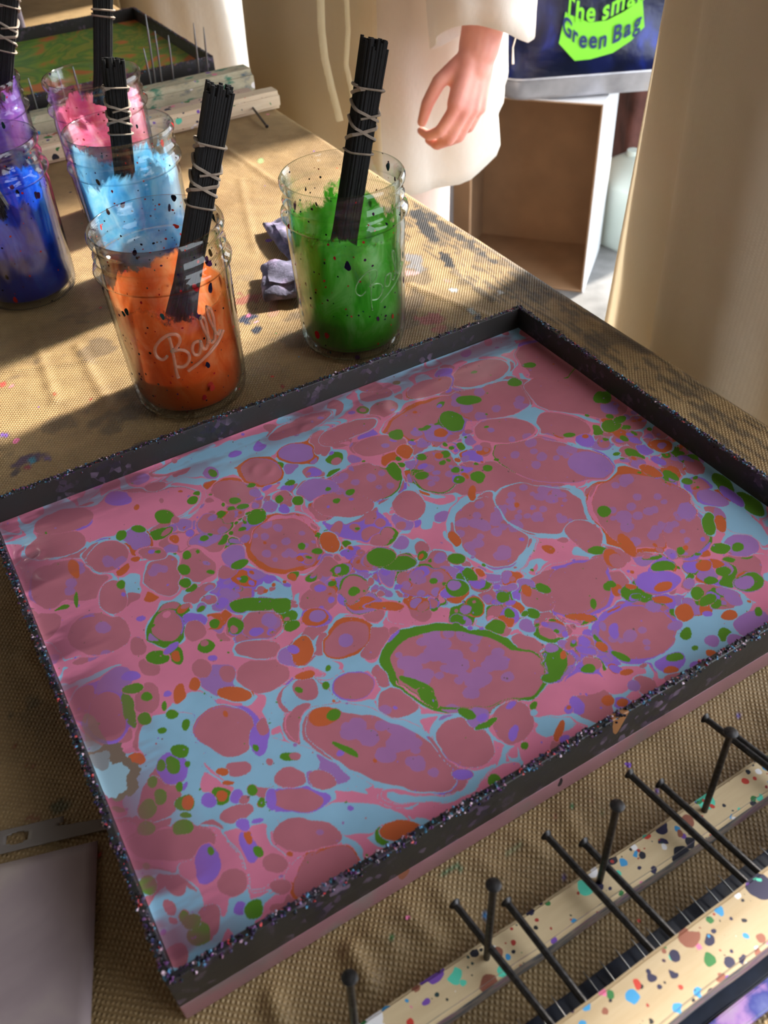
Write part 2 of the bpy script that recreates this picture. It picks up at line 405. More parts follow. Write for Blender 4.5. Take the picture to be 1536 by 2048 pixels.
RIDGE = [((60, 650), (110, 800), 3), ((155, 690), (230, 840), 3), ((380, 250), (560, 370), 3), ((395, 290), (480, 330), 2), ((480, 360), (510, 500), 2), ((820, 570), (1000, 640), 3), ((905, 545), (990, 600), 2),
         ((700, 1900), (735, 1960), 9), ((735, 1860), (790, 1890), 5), ((780, 1800), (870, 1880), 4), ((860, 1760), (930, 1850), 4), ((940, 1700), (1000, 1760), 3), ((1010, 1660), (1080, 1700), 4), ((1120, 1600), (1160, 1680), 3),
         ((540, 1990), (560, 2040), 7), ((60, 1280), (110, 1330), 4), ((50, 1310), (100, 1370), 4), ((0, 740), (180, 720), 2), ((1180, 640), (1500, 800), 3), ((1080, 620), (1300, 800), 2)]
for p, q, h in RIDGE:
    a0 = np.array(ab(un(*p))); a1 = np.array(ab(un(*q))); d = a1 - a0; L = d @ d
    t = np.clip(((Sg - a0[0]) * d[0] + (Bg - a0[1]) * d[1]) / L, 0, 1)
    dist = np.hypot(Sg - a0[0] - t * d[0], Bg - a0[1] - t * d[1])
    wr = wr + .0004 * h * np.exp(-(dist / .0035) ** 2)
# stay flat under the things that stand on the cloth
low = np.minimum(np.minimum(np.clip(np.maximum(np.abs(Sg + .181) - .181, np.abs(Bg + .1437) - .1437) / .01, 0, 1), 1),
                 np.clip(np.maximum(np.maximum(-.36 - Sg, Sg - .1), np.abs(Bg + .354) - .033) / .008, 0, 1))
JARS = {'green': (-.0134, .5688), 'orange': (-.1253, .5122), 'lightblue': (-.177, .6785), 'blue': (-.2755, .670), 'pink': (-.2222, .8095), 'purple': (-.3256, .814), 'black': (-.2780, .4500)}
for k, c in JARS.items():
    a, b = ab(c); low = np.minimum(low, np.clip((np.hypot(Sg - a, Bg - b) - .039) / .01, 0, 1))
low = np.minimum(low, np.clip((.565 - Bg) / .01, 0, 1) + np.clip((-.2 - Sg) / .01, 0, 1) * 0 + np.clip((Sg - .085) / .01, 0, 1))
Zc = Zg - .0022 + flat * np.maximum(wr, -.002) * np.clip(low, 0, 1) + flat * .0014 - (1 - flat) * 0
stain = np.zeros(Sg.shape + (4,)); n1 = vnoise(Sg, Bg, 130, 11, 3); n2 = vnoise(Sg, Bg, 40, 12, 4)
def put(mask, col):
    m = np.clip(mask, 0, 1)[..., None]; c = np.array(col[:3])
    a0 = stain[..., 3:4]; an = a0 + (1 - a0) * m
    stain[..., :3] = np.where(an > 0, (stain[..., :3] * a0 * (1 - m) + c * m) / np.maximum(an, 1e-6), 0); stain[..., 3:4] = an
def blot(x, y, rx, ry, col, ang=0, jag=.9, op=1.0):
    c, Mi = jac(x, y, rx, ry, ang); dx, dy = Sg - c[0], Bg - c[1]
    q = np.hypot(Mi[0, 0] * dx + Mi[0, 1] * dy, Mi[1, 0] * dx + Mi[1, 1] * dy) + (n1 - .5) * jag * 1.6
    put(np.clip((1 - q) * 5, 0, 1) * op, col)
# old black and grey paint rubbed along the table edge
edge = np.clip(1 - (oA - Sg) / .035, 0, 1); u = (Bg - .02)
band = np.clip((n2 - .60 + edge * .22) * 12, 0, 1) * np.clip((Bg + .18) / .1, 0, 1) * np.clip((.27 - Bg) / .05, 0, 1) * (Sg < oA + .03)
put(band * .5, srgb(52, 48, 46))
streak = vnoise(Sg * 7, Bg, 60, 33, 3); put(np.clip((streak - .56 + edge * .1) * 14, 0, 1) * np.clip((Bg + .28) / .1, 0, 1) * np.clip((.3 - Bg) / .05, 0, 1) * (Sg > oA - .06) * .7, srgb(70, 62, 52))
for x, y, rx, ry, c, an, jg, op in [(852, 455, 52, 10, (24, 24, 28), 50, .9, 1), (893, 520, 24, 9, (24, 24, 28), 50, .9, 1), (905, 462, 100, 8, (40, 38, 40), 36, 1.2, .9), (835, 425, 26, 14, (30, 30, 34), 30, .9, 1), (199, 1710, 10, 8, (190, 40, 35), 0, .4, 1),
    (500, 634, 24, 14, (34, 42, 66), -10, 1.2, 1), (515, 655, 14, 7, (30, 34, 50), 0, 1, 1), (497, 628, 6, 4, (230, 110, 150), 0, .6, 1), (512, 640, 5, 3, (240, 170, 190), 0, .5, 1), (490, 595, 22, 9, (140, 60, 60), 0, 1.5, .7), (535, 582, 26, 12, (160, 80, 75), 0, 1.5, .5), (545, 610, 12, 20, (170, 120, 110), 0, 1.4, .5), (490, 550, 24, 10, (120, 105, 85), 0, 1.2, .4),
    (855, 640, 26, 14, (150, 70, 75), 0, 1.4, .8), (880, 655, 14, 9, (170, 90, 90), 0, 1, .6), (830, 523, 22, 16, (120, 120, 125), 30, 1.1, .9), (815, 545, 18, 6, (190, 150, 150), 0, 1, .8), (908, 578, 8, 5, (200, 205, 210), 0, .8, .9), (940, 620, 20, 7, (165, 170, 170), 15, 1.2, .9), (955, 632, 8, 5, (60, 66, 80), 0, 1, 1), (1002, 583, 9, 5, (205, 205, 205), 0, .8, .9), (895, 560, 10, 4, (170, 130, 120), 0, 1, .6),
    (60, 918, 34, 10, (70, 50, 80), -18, .9, .9), (63, 920, 9, 8, (60, 120, 140), 0, .4, 1), (55, 932, 9, 5, (150, 50, 70), 0, .5, 1), (96, 916, 9, 5, (90, 70, 130), 0, .6, .9), (8, 868, 8, 4, (110, 70, 170), 0, .5, 1), (30, 945, 16, 7, (50, 45, 60), -20, 1, .8), (345, 548, 8, 4, (220, 90, 150), 0, .8, .9), (85, 390, 6, 5, (160, 190, 120), 0, 1, .8), (520, 322, 7, 5, (150, 190, 130), 0, 1, .7), (4, 765, 6, 5, (220, 70, 60), 0, .5, 1), (22, 770, 5, 4, (220, 130, 140), 0, .5, 1), (110, 790, 5, 4, (190, 80, 50), 0, .5, .9), (182, 797, 4, 3, (170, 40, 40), 0, .5, 1),
    (912, 1735, 34, 9, (80, 120, 85), -22, 1.2, .8), (1012, 1702, 26, 6, (140, 150, 110), -25, 1.3, .6), (1010, 1610, 10, 4, (90, 80, 70), 0, 1, .6), (780, 1877, 5, 5, (40, 120, 60), 0, .3, 1), (834, 1815, 4, 4, (40, 120, 60), 0, .3, 1), (770, 1888, 3, 3, (130, 90, 180), 0, .3, 1), (973, 1830, 10, 10, (60, 150, 220), 0, .2, 1), (1045, 1813, 5, 5, (200, 50, 50), 0, .3, 1), (1142, 1610, 4, 4, (40, 110, 60), 0, .3, 1), (1206, 1627, 4, 4, (40, 110, 60), 0, .3, 1), (1204, 1604, 3, 3, (30, 30, 35), 0, .3, 1), (1258, 1577, 3, 3, (30, 30, 35), 0, .3, 1), (1175, 1637, 3, 3, (30, 30, 35), 0, .3, 1),
    (1317, 1580, 4, 4, (120, 90, 170), 0, .3, 1), (1402, 1554, 4, 4, (120, 90, 170), 0, .3, 1), (1480, 1424, 5, 4, (110, 90, 180), 0, .3, 1), (1502, 1416, 3, 3, (130, 110, 190), 0, .3, 1), (1507, 1396, 3, 3, (40, 30, 40), 0, .3, 1), (1128, 1751, 4, 4, (110, 90, 150), 0, .3, 1), (1190, 1600, 12, 5, (190, 120, 90), 20, 1.2, .5), (1110, 1630, 12, 5, (190, 120, 100), 20, 1.2, .5), (510, 2000, 5, 5, (220, 80, 50), 0, .4, 1),
    (30, 1490, 8, 6, (150, 45, 40), 0, .8, .7), (60, 1530, 9, 6, (150, 45, 40), 0, .8, .6), (25, 1330, 5, 5, (190, 90, 40), 0, .6, .9), (110, 1615, 26, 10, (50, 70, 55), -20, 1.3, .7), (70, 1635, 24, 9, (130, 45, 45), 0, 1.4, .5), (65, 1405, 16, 14, (60, 70, 60), 0, 1.4, .4), (20, 1430, 14, 6, (40, 35, 35), 0, 1.4, .5), (320, 960, 30, 8, (40, 60, 60), -18, 1, .6),
    (280, 888, 24, 6, (60, 60, 75), -18, 1, .6), (530, 740, 30, 12, (140, 115, 90), 0, 1.6, .4), (600, 770, 9, 4, (190, 150, 110), 0, .6, .5), (565, 770, 4, 3, (170, 40, 50), 0, .4, 1)]:
    blot(x, y, rx, ry, srgb(*c), an, jg, op)
cloth = grid_obj('drop_cloth', Ag, Bg, Zc, canvas_mat(), tworld, None, stain)
tag(cloth, 'tan canvas drop cloth spread over the work table, creased and paint-stained', 'drop cloth')

# ------------------------------------------------------------------ marbling trays
def tray(a1, b1, L1, L2, H, name, label):
    """a1,b1: table-frame position of the far right corner"""
    c = F(a1 - L1 / 2, b1 - L2 / 2, .0); o = empty(name, c, TH); tag(o, label, 'tray', 'marbling trays')
    o['group'] = 'black-walled marbling trays'
    hx, hy, w = L1 / 2, L2 / 2, .003
    def wall(x0, x1, y0, y1):
        mb = MB()
        mb.box(((x0 + x1) / 2, (y0 + y1) / 2, (.0125 + H) / 2), (x1 - x0, y1 - y0, H - .0125), bev=.0006)
        return mb
    for r in ((-hx, hx, hy - w, hy), (-hx, hx, -hy, -hy + w), (-hx, -hx + w, -hy + w, hy - w), (hx - w, hx, -hy + w, hy - w)):
        wall(*r).build('tray_wall', M_wall, o)
    MB().box((0, 0, .00625), (L1, L2, .0125), bev=.0008).build('tray_base', M_band, o)
    # crusted rim: thousands of tiny dried drips
    mb = MB(); ico = [(0, 0, 1), (.9, 0, .2), (.28, .85, .2), (-.72, .53, .2), (-.72, -.53, .2), (.28, -.85, .2), (0, 0, -.9)]
    icf = [(0, 1, 2), (0, 2, 3), (0, 3, 4), (0, 4, 5), (0, 5, 1), (6, 2, 1), (6, 3, 2), (6, 4, 3), (6, 5, 4), (6, 1, 5)]
    per = 2 * (L1 + L2); N = int(per / .00032)
    for k in range(N):
        s = random.random() * per; off = random.uniform(-.0005, .0031); r = random.uniform(.0003, .0008)
        if s < L1: x, y = s - hx, -hy + off
        elif s < L1 + L2: x, y = hx - off, s - L1 - hy
        elif s < 2 * L1 + L2: x, y = s - L1 - L2 - hx, hy - off
        else: x, y = -hx + off, s - 2 * L1 - L2 - hy
        z = H + random.uniform(-.0006, .0003) - (.0022 * random.random() if off > .003 else 0) if off > 0 else H - random.uniform(0, .003)
        mb.add([(x + r * p[0] * 1.3, y + r * p[1] * 1.3, z + r * p[2]) for p in ico], icf)
    tag(mb.build('rim_crust', M_crust, o, smooth=True, autosm=False), kind='stuff')
    return o
LT1, LT2, HT = .3624, .2874, .0341
t1 = tray(0, 0, LT1, LT2, HT, 'marbling_tray', 'shallow black-rimmed tray in the middle of the table holding the pink and blue marbled bath')
t2 = tray(.052, .958, LT1, LT2, HT, 'marbling_tray', 'shallow dark tray at the far end of the table holding the green and orange bath')

# --- the marbled surface: drops of floating paint pushed into each other, as a marbler does it
K, Bc, Gc, Oc, Pc, Mc, Lc, Dc = [np.array(srgb(*c)[:3]) for c in ((228, 132, 162), (150, 194, 222), (92, 142, 44), (206, 104, 62), (154, 112, 214), (194, 116, 130), (168, 122, 188), (130, 100, 100))]
CODE = {'K': K, 'B': Bc, 'G': Gc, 'O': Oc, 'P': Pc, 'M': Mc, 'L': Lc, 'D': Dc}
ZL = .0185
st = .00034; m_ = .0032
xa = np.arange(-LT1 + m_, -m_ + st / 2, st); yb = np.arange(-LT2 + m_, -m_ + st / 2, st)
AA, BB = np.meshgrid(xa, yb)
BIG = [(567,1087,66,52,'M',0),(527,1350,56,34,'M',-5),(452,1462,63,50,'M',0),(220,1430,40,50,'M',0),(198,1270,58,40,'M',0),(275,1295,20,21,'M',0),(338,1250,30,32,'M',-30),(395,1262,21,21,'M',0),(522,1250,44,28,'M',0),
 (648,1192,21,19,'M',0),(705,1178,27,27,'M',0),(702,1270,38,26,'M',-10),(515,1300,46,18,'M',0),(300,1400,26,30,'M',0),(402,1340,19,21,'M',0),(452,1350,18,15,'M',0),(612,1380,28,25,'M',-30),(710,1372,38,28,'M',0),(610,1447,40,36,'M',0),
 (270,1078,30,25,'L',0),(465,985,45,25,'M',10),(728,1125,27,17,'M',0),(983,1060,78,66,'M',30),(1085,1015,100,50,'M',10),(1275,1020,95,72,'M',20),(1370,1065,45,45,'M',0),(1160,1175,58,50,'M',-20),(1278,1262,74,55,'M',-5),
 (920,1335,140,80,'M',8),(1075,1200,35,20,'M',25),(818,1007,27,25,'M',0),(1168,1070,42,27,'M',20),(853,1165,52,27,'M',-5),(760,1500,165,62,'M',22),(930,1482,60,44,'M',30),(597,1601,54,24,'M',4),(613,1669,70,34,'M',3),(583,1560,36,20,'M',0),
 (647,1560,28,20,'M',25),(640,1750,66,46,'M',-25),(460,1765,33,30,'M',0),(351,1770,18,18,'M',0),(337,1814,15,15,'M',0),(367,1827,11,10,'M',0),(360,1910,21,25,'M',20),(554,1772,18,17,'M',0),(542,1722,22,19,'M',0),(565,1815,23,12,'M',0),
 (592,905,34,19,'L',0),(521,942,38,27,'M',0),(727,968,72,38,'M',-8),(873,942,44,42,'M',20),(820,1010,26,25,'M',0),(857,832,28,18,'M',0),(760,890,52,20,'M',-8),(640,980,40,24,'L',0),(690,1010,60,25,'M',0),(1090,920,110,42,'M',10),(1180,930,45,26,'L',15),
 (1190,1130,24,18,'M',0),(1345,1000,34,22,'M',0),(1425,995,30,14,'L',20),(1390,930,22,11,'M',15),(150,1160,70,42,'M',0),(110,1090,60,26,'M',-15),(215,1110,40,30,'M',-10),(95,1180,30,40,'M',0),(230,1190,26,34,'M',0),(130,1040,60,22,'M',-15),
 (330,1150,38,40,'M',0),(395,1130,32,34,'M',0),(300,1110,28,14,'M',0),(990,800,80,36,'M',-10),(960,745,60,26,'M',-15),(1110,790,60,30,'M',20),(1010,860,60,26,'M',0),(860,775,50,18,'M',-15),(1130,850,50,22,'M',15),(700,860,60,16,'M',-20),(600,850,70,14,'M',-22),(1480,1090,34,24,'L',10),
 (1090,720,60,26,'M',20),(1180,770,40,22,'M',35),(430,1050,34,18,'M',0),(470,1110,22,26,'L',0),(1045,1345,40,44,'M',20),(1170,1370,40,20,'K',0),(1000,1545,40,16,'K',-30),(340,1690,90,34,'M',0),(1025,1445,40,40,'M',0),(1375,1020,20,16,'L',0),(60,1250,12,30,'M',0)]
RING = [(1290,1250,100,74,'P',-8),(1160,1180,70,58,'P',-10),(456,1464,67,53,'P',0),(1073,1198,40,25,'O',25),(340,1252,44,40,'G',-30),(730,1128,32,21,'O',0),(265,1080,40,33,'O',0),(516,938,42,30,'O',0),(600,906,40,22,'O',0),(858,834,44,30,'O',0),(913,1325,141,81,'G',8),(980,1060,90,74,'B',30),(1262,1004,96,72,'O',20),(562,1083,69,55,'O',0),
 (590,1598,70,30,'P',0),(216,1424,44,54,'P',0),(808,1662,76,38,'B',0),(700,1268,50,36,'O',-10),(873,942,54,52,'B',20),(1085,1010,108,55,'B',10),(648,1755,68,50,'O',-20),(760,1500,180,76,'B',22),(930,1480,74,54,'B',30),(340,1800,110,120,'B',20),(420,1590,130,70,'B',-10),(400,1440,60,60,'B',0),(620,1530,130,34,'B',15),(1230,1480,70,40,'B',-30),(1400,1270,120,70,'B',-30),(1420,950,130,44,'B',35),(1260,860,80,24,'B',35),(850,1160,160,44,'B',0),(620,1330,60,30,'B',0),
 (960,1180,120,50,'B',10),(430,1500,60,40,'B',0),(1020,1230,80,26,'B',10),(150,1060,140,16,'B',-15),(500,905,170,18,'B',-18),(490,1180,60,40,'P',0),(720,1050,60,30,'P',0),(1120,790,90,16,'B',30),(300,1580,60,60,'B',0),(350,1560,60,120,'B',20)]
SMALL = [(298,1772,20,20,'G',0),(399,1866,24,26,'G',20),(383,1840,20,16,'G',0),(367,1830,10,14,'G',0),(515,1820,17,20,'G',0),(342,1541,32,34,'P',0),(342,1537,15,19,'G',0),(318,1537,9,14,'G',0),(360,1507,16,17,'G',0),(372,1533,6,6,'G',0),(296,1617,20,16,'G',-20),(294,1652,22,16,'G',-5),(369,1655,19,17,'G',0),(321,1596,13,12,'G',0),(376,1629,12,7,'G',0),(500,1581,11,12,'G',0),(519,1606,9,10,'G',0),
 (440,1590,17,20,'G',0),(441,1588,10,12,'O',0),(264,1418,12,38,'G',-18),(269,1379,22,9,'G',0),(298,1438,16,12,'G',0),(349,1430,11,11,'G',0),(374,1453,7,10,'G',0),(357,1308,15,17,'G',0),(357,1310,9,10,'O',0),(303,1573,9,12,'G',0),(360,1576,8,8,'G',0),(237,1619,13,5,'G',0),(294,1735,9,7,'G',0),(577,1519,16,10,'G',0),(590,1518,11,9,'M',0),(372,1605,19,14,'G',0),(380,1603,12,14,'O',0),
 (410,1731,24,38,'P',12),(420,1707,6,8,'G',20),(494,1697,17,28,'P',-15),(496,1679,8,13,'O',0),(512,1702,10,12,'G',0),(262,1356,19,9,'P',0),(419,1599,13,17,'P',0),(469,1592,13,16,'P',0),(488,1656,13,14,'P',0),(541,1600,13,22,'P',0),(579,1314,24,17,'L',0),(606,1300,20,30,'O',20),(520,1482,18,32,'P',12),(529,1455,10,18,'M',0),(511,1496,6,7,'G',0),(326,1868,7,7,'P',0),(360,1389,10,20,'O',0),(385,1371,11,14,'O',0),(276,1515,17,14,'O',20),
 (465,1386,34,14,'O',8),(645,1432,26,18,'O',-20),(440,1543,12,7,'O',0),(808,1662,46,22,'O',-4),(452,1562,8,5,'O',0),(485,1600,9,10,'M',0),(318,1315,26,16,'G',-10),(346,1295,18,8,'P',-40),(425,1318,10,7,'P',0),(333,1464,9,6,'G',0),(335,1412,5,9,'G',0),(300,1395,12,8,'G',0),
 (1108,1325,20,38,'G',-10),(1098,1358,20,10,'G',0),(1120,1310,6,10,'O',0),(1097,1294,13,9,'L',0),(1348,1315,13,10,'G',0),(1448,1270,14,13,'G',0),(1373,1265,11,15,'G',0),(1513,1225,10,9,'G',0),(1423,1160,14,9,'G',0),(1440,1095,17,10,'G',0),(1470,1093,11,9,'G',0),(1418,1045,14,22,'G',0),(1448,1140,14,9,'G',0),(1360,1098,9,9,'G',0),(1325,1130,24,12,'G',0),(1195,1098,24,8,'G',-5),(1205,1022,13,12,'G',0),(798,1128,36,14,'G',0),(913,1120,18,12,'G',0),(918,1177,20,17,'G',0),(912,1172,13,11,'L',0),
 (1063,1412,8,9,'G',0),(1240,1312,20,7,'G',20),(1447,968,28,13,'G',42),(1498,1007,34,13,'G',38),(1460,990,10,30,'P',-50),(1318,1160,44,22,'P',0),(957,1434,22,20,'L',0),(935,1428,20,9,'G',20),(975,1450,22,6,'G',-20),(830,1370,38,9,'G',30),(855,1395,28,10,'G',35),(1368,1222,18,18,'O',0),(1325,1198,20,8,'O',12),(1325,1170,19,9,'O',0),(1455,1232,15,9,'O',0),(1408,1130,16,11,'O',0),(1253,1088,10,26,'O',-40),(1223,1112,17,18,'O',0),(1235,1118,16,14,'M',0),
 (1423,1307,10,6,'O',0),(1345,1342,14,7,'O',-10),(1245,1407,11,8,'O',0),(1118,1460,9,24,'O',20),(1440,1045,11,18,'O',-15),(908,1080,10,16,'O',-30),(770,1213,40,9,'O',-4),(735,1200,12,6,'O',0),(1165,1235,30,7,'O',8),(1180,1238,8,7,'O',0),(810,902,15,15,'O',0),(795,869,13,10,'G',0),(727,819,13,7,'G',0),(727,819,7,4,'M',0),(904,843,24,20,'G',0),(790,942,12,18,'G',-20),(940,800,24,9,'G',0),(514,1035,20,14,'G',-25),(326,1033,18,12,'G',0),(345,1040,8,7,'M',0),(560,1000,8,8,'G',0),(1035,765,16,9,'G',0),(1060,730,14,6,'G',0),
 (1200,795,14,10,'G',0),(1225,850,22,14,'G',0),(1243,838,14,9,'G',0),(1213,797,12,9,'G',0),(1190,745,14,8,'G',0),(1170,880,20,14,'P',0),(1170,872,8,5,'O',0),(1140,870,10,5,'G',0),(1320,890,24,12,'O',10),(1322,890,9,6,'L',0),(1300,940,24,8,'O',25),(1340,950,18,6,'G',35),(1030,1010,6,5,'O',0),(945,985,8,16,'O',10),(960,960,8,6,'G',0),(660,1085,18,22,'O',10),(680,1140,16,11,'G',0),(670,1142,7,6,'L',0),(760,1115,30,18,'G',0),(520,1210,44,14,'G',0),(480,1215,16,11,'G',0),(565,1215,18,16,'G',0),(480,1130,18,10,'G',-20),
 (432,1250,9,9,'G',0),(470,1252,14,16,'G',20),(466,1258,7,8,'M',0),(585,1255,16,9,'G',-20),(415,1295,16,12,'G',-20),(412,1290,8,6,'M',0),(370,1138,13,12,'G',0),(375,1110,9,7,'G',0),(245,1167,9,9,'G',0),(238,1070,11,10,'G',-40),(152,1200,5,18,'G',0),(150,1135,12,18,'O',-15),(275,1055,18,6,'G',0),(335,1230,9,7,'K',0),(658,1332,6,6,'G',0),(657,1368,8,8,'G',0),(666,1428,14,10,'G',-30),(610,1350,20,9,'O',-20),(590,1300,12,9,'P',0),(538,1242,18,14,'L',0),(640,1240,18,14,'P',0),(627,1238,24,18,'O',0),(632,1236,15,12,'L',0),(690,1280,16,12,'L',0),
 (690,1500,30,7,'G',35),(986,1556,15,12,'G',0),(925,1545,17,10,'P',-5),(966,1435,10,8,'P',0),(1020,1415,12,7,'P',-40),(1027,1466,9,16,'P',20),(1130,1478,12,9,'P',-20),(1137,1418,10,9,'P',0),(1137,1414,5,4,'O',0),(1065,1425,9,6,'B',0),(1170,1303,22,9,'P',20),(1185,1210,6,12,'G',-30),(1085,1175,14,8,'G',30),(1215,1175,10,9,'G',0),(1232,1180,12,12,'O',0),(1222,1170,9,7,'G',0),(1240,1183,6,5,'L',0),(1250,1183,10,9,'G',0),(1262,1170,10,6,'O',0),(1275,1190,12,6,'G',0),(1232,1262,9,16,'P',0),
 (1380,1165,12,12,'L',0),(1395,1185,12,14,'G',20),(1430,1210,10,9,'G',0),(1415,1200,16,10,'G',-15),(1490,1165,20,14,'L',0),(1500,1163,24,17,'G',0),(1488,1163,19,13,'L',0),(1465,1200,18,13,'L',20),(1425,1283,14,12,'L',0),(1470,1283,18,12,'L',20),(1480,1290,10,7,'G',0),(1390,1300,8,5,'G',0),(1270,1375,15,11,'L',0),(1228,1340,17,8,'P',10),(1255,1345,16,8,'O',-8),(1390,1330,14,8,'P',0),(1350,1245,14,9,'L',0),(1370,1090,6,6,'O',0),(1095,1100,14,7,'O',20),(1170,1285,8,14,'P',-40)]
SPOT = []
def cluster(x, y, rx, ry, n, r0, r1, ang=0):
    for _ in range(n):
        t = random.random() * 6.283; q = math.sqrt(random.random()); u, v = math.cos(t) * q * rx, math.sin(t) * q * ry
        c, s = math.cos(math.radians(ang)), math.sin(math.radians(ang)); r = random.uniform(r0, r1) if random.random() < .6 else random.uniform(r0, (r0 + r1) / 2)
        SPOT.append((x + c * u - s * v, y + s * u + c * v, r, r * .78, 'L', 0))
cluster(900, 1320, 110, 68, 34, 8, 22, 8); cluster(770, 1480, 80, 40, 15, 8, 22, 22); cluster(1085, 1005, 95, 45, 30, 5, 13, 10); cluster(983, 1060, 70, 60, 24, 6, 15); cluster(1275, 1020, 85, 65, 26, 6, 16); cluster(853, 1165, 42, 20, 5, 10, 20)
cluster(570, 1085, 48, 38, 12, 5, 11); cluster(1090, 900, 100, 36, 18, 6, 14); cluster(725, 965, 60, 28, 10, 6, 12); cluster(873, 942, 34, 30, 6, 6, 14); cluster(330, 1150, 26, 24, 3, 8, 13); cluster(180, 1150, 80, 60, 8, 10, 20); cluster(1370, 1065, 34, 34, 6, 5, 12)
cluster(980, 810, 90, 50, 10, 8, 18); cluster(1278, 1262, 50, 36, 4, 5, 14); cluster(1460, 1040, 30, 30, 6, 10, 20); cluster(1000, 1330, 40, 30, 5, 10, 20); cluster(200, 1310, 30, 24, 2, 8, 14); cluster(500, 1060, 60, 30, 5, 8, 14)
for e in [(835,1527,17,15),(735,1475,22,18),(790,1455,20,16),(700,1465,20,14),(770,1420,12,9),(830,1500,10,8),(868,1545,12,10),(915,1330,22,20),(950,1360,20,18),(905,1420,22,12),(1260,1271,14,14),(1228,1277,10,8),(280,1265,10,10),(545,1245,16,13),(206,1255,14,11),(175,1220,16,13),(640,1665,7,5)]:
    SPOT.append(e + ('L', 0))
drops = []; random.seed(21)
def rnd(n, cols, r0, r1, reg=None):
    for _ in range(n):
        if reg:
            x, y, rx, ry, ag = random.choice(reg); t = random.random() * 6.283; q = math.sqrt(random.random()); u, v = math.cos(t) * q * rx, math.sin(t) * q * ry
            c, s = math.cos(math.radians(ag)), math.sin(math.radians(ag)); a, b = ab(un(x + c * u - s * v, y + s * u + c * v, ZL))
        else: a, b = random.uniform(-LT1, 0), random.uniform(-LT2, 0)
        r = r0 * (r1 / r0) ** random.random(); sq = random.uniform(.75, 1.2); an = random.random() * 3.14
        c, s = math.cos(an), math.sin(an)
        Mi = np.array([[c / (r * sq), s / (r * sq)], [-s * sq / r, c * sq / r]]); drops.append((a, b, Mi, max(r * sq, r / sq), CODE[random.choice(cols)], 1.7))
def put_list(L, k=1.6, jig=0):
    for x, y, rx, ry, c, an in L:
        cc, Mi = jac(x, y, rx, ry, an, ZL); R = max(np.linalg.norm(np.linalg.inv(Mi)[:, 0]), np.linalg.norm(np.linalg.inv(Mi)[:, 1]))
        drops.append((cc[0], cc[1], Mi, R, CODE[c], k))
MID = [(850, 1160, 230, 60, 0), (960, 1200, 160, 60, 10), (500, 1200, 150, 70, 0), (640, 960, 200, 70, -15), (430, 1040, 120, 60, -10), (1380, 1150, 130, 80, 0), (1300, 900, 150, 50, 35), (1150, 1290, 80, 60, 0), (900, 900, 120, 60, 0), (700, 1130, 120, 80, 0)]
rnd(150, 'KKB', .006, .018)
put_list(RING, 1.35)
rnd(150, 'KKMMB', .003, .010)
REG = [(120,1200,90,110,'K',0),(300,1690,110,40,'K',20),(420,1750,60,90,'K',-20),(560,1880,60,60,'K',0),(480,1335,170,18,'K',3),(900,1530,120,26,'K',-25),(1150,1380,150,40,'K',-15),(1450,1120,120,24,'K',5),(850,1230,80,20,'K',0),(250,1030,150,40,'K',-15),(80,1330,40,60,'K',0),(1000,960,120,40,'M',0),(1150,760,120,50,'M',30),(900,830,120,40,'M',-15),
       (500,1520,110,46,'B',10),(345,1480,60,56,'B',0),(340,1850,56,90,'B',20),(485,1830,28,64,'B',-10),(690,1640,130,30,'B',0),(880,1560,110,26,'B',-20),(1230,1450,70,26,'B',-30),(1420,1240,70,60,'B',-30),(1440,1010,120,26,'B',40),(960,1190,130,30,'B',10),(540,1200,40,40,'B',0),(200,1090,90,12,'B',-15),(480,890,170,12,'B',-18),(620,1400,60,40,'B',0)]
put_list(REG, 1.3)
rnd(130, 'MMMLMPM', .0035, .0095)
rnd(330, 'GOPPMLLMKG', .0022, .0065, MID)
rnd(120, 'GOPMML', .0015, .005)
put_list(BIG, 1.28)
rnd(420, 'MLLPGGOM', .0009, .0036, MID)
rnd(90, 'MLPGO', .0007, .002)
put_list(SMALL, 1.22)
rnd(700, 'PLMGD', .0002, .0006)
wv = lambda sc, sd: vnoise(AA, BB, sc, sd, 2) - .5
PA = AA + wv(55, 61) * .0045 + wv(170, 62) * .0016; PB = BB + wv(55, 63) * .0045 + wv(170, 64) * .0016; done = np.zeros(AA.shape, bool); C = np.zeros(AA.shape + (3,))
for (a, b, Mi, R, col, k) in reversed(drops):
    mg = R * k + .03
    i0, i1 = np.searchsorted(xa, (a - mg, a + mg)); j0, j1 = np.searchsorted(yb, (b - mg, b + mg))
    if i1 <= i0 or j1 <= j0: continue
    s = (slice(j0, j1), slice(i0, i1)); dx = PA[s] - a; dy = PB[s] - b
    q1 = Mi[0, 0] * dx + Mi[0, 1] * dy; q2 = Mi[1, 0] * dx + Mi[1, 1] * dy; qq = q1 * q1 + q2 * q2
    act = ~done[s]; ins = act & (qq < 1); ring = act & (qq >= 1) & (qq < k * k)
    if ins.any():
        cs = C[s]; v = .5 + .5 * 1; cs[ins] = col; C[s] = cs; d = done[s]; d[ins] = True; done[s] = d
    if ring.any():
        g = qq[ring]; f = k * np.sqrt((g - 1) / (k * k - 1)) / np.sqrt(g)
        xx = PA[s]; yy = PB[s]; xx[ring] = a + dx[ring] * f; yy[ring] = b + dy[ring] * f; PA[s] = xx; PB[s] = yy
bgn = vnoise(PA, PB, 34, 21, 3); bgc = np.where((bgn > .47)[..., None], K, Bc)
C = np.where(done[..., None], C, bgc)
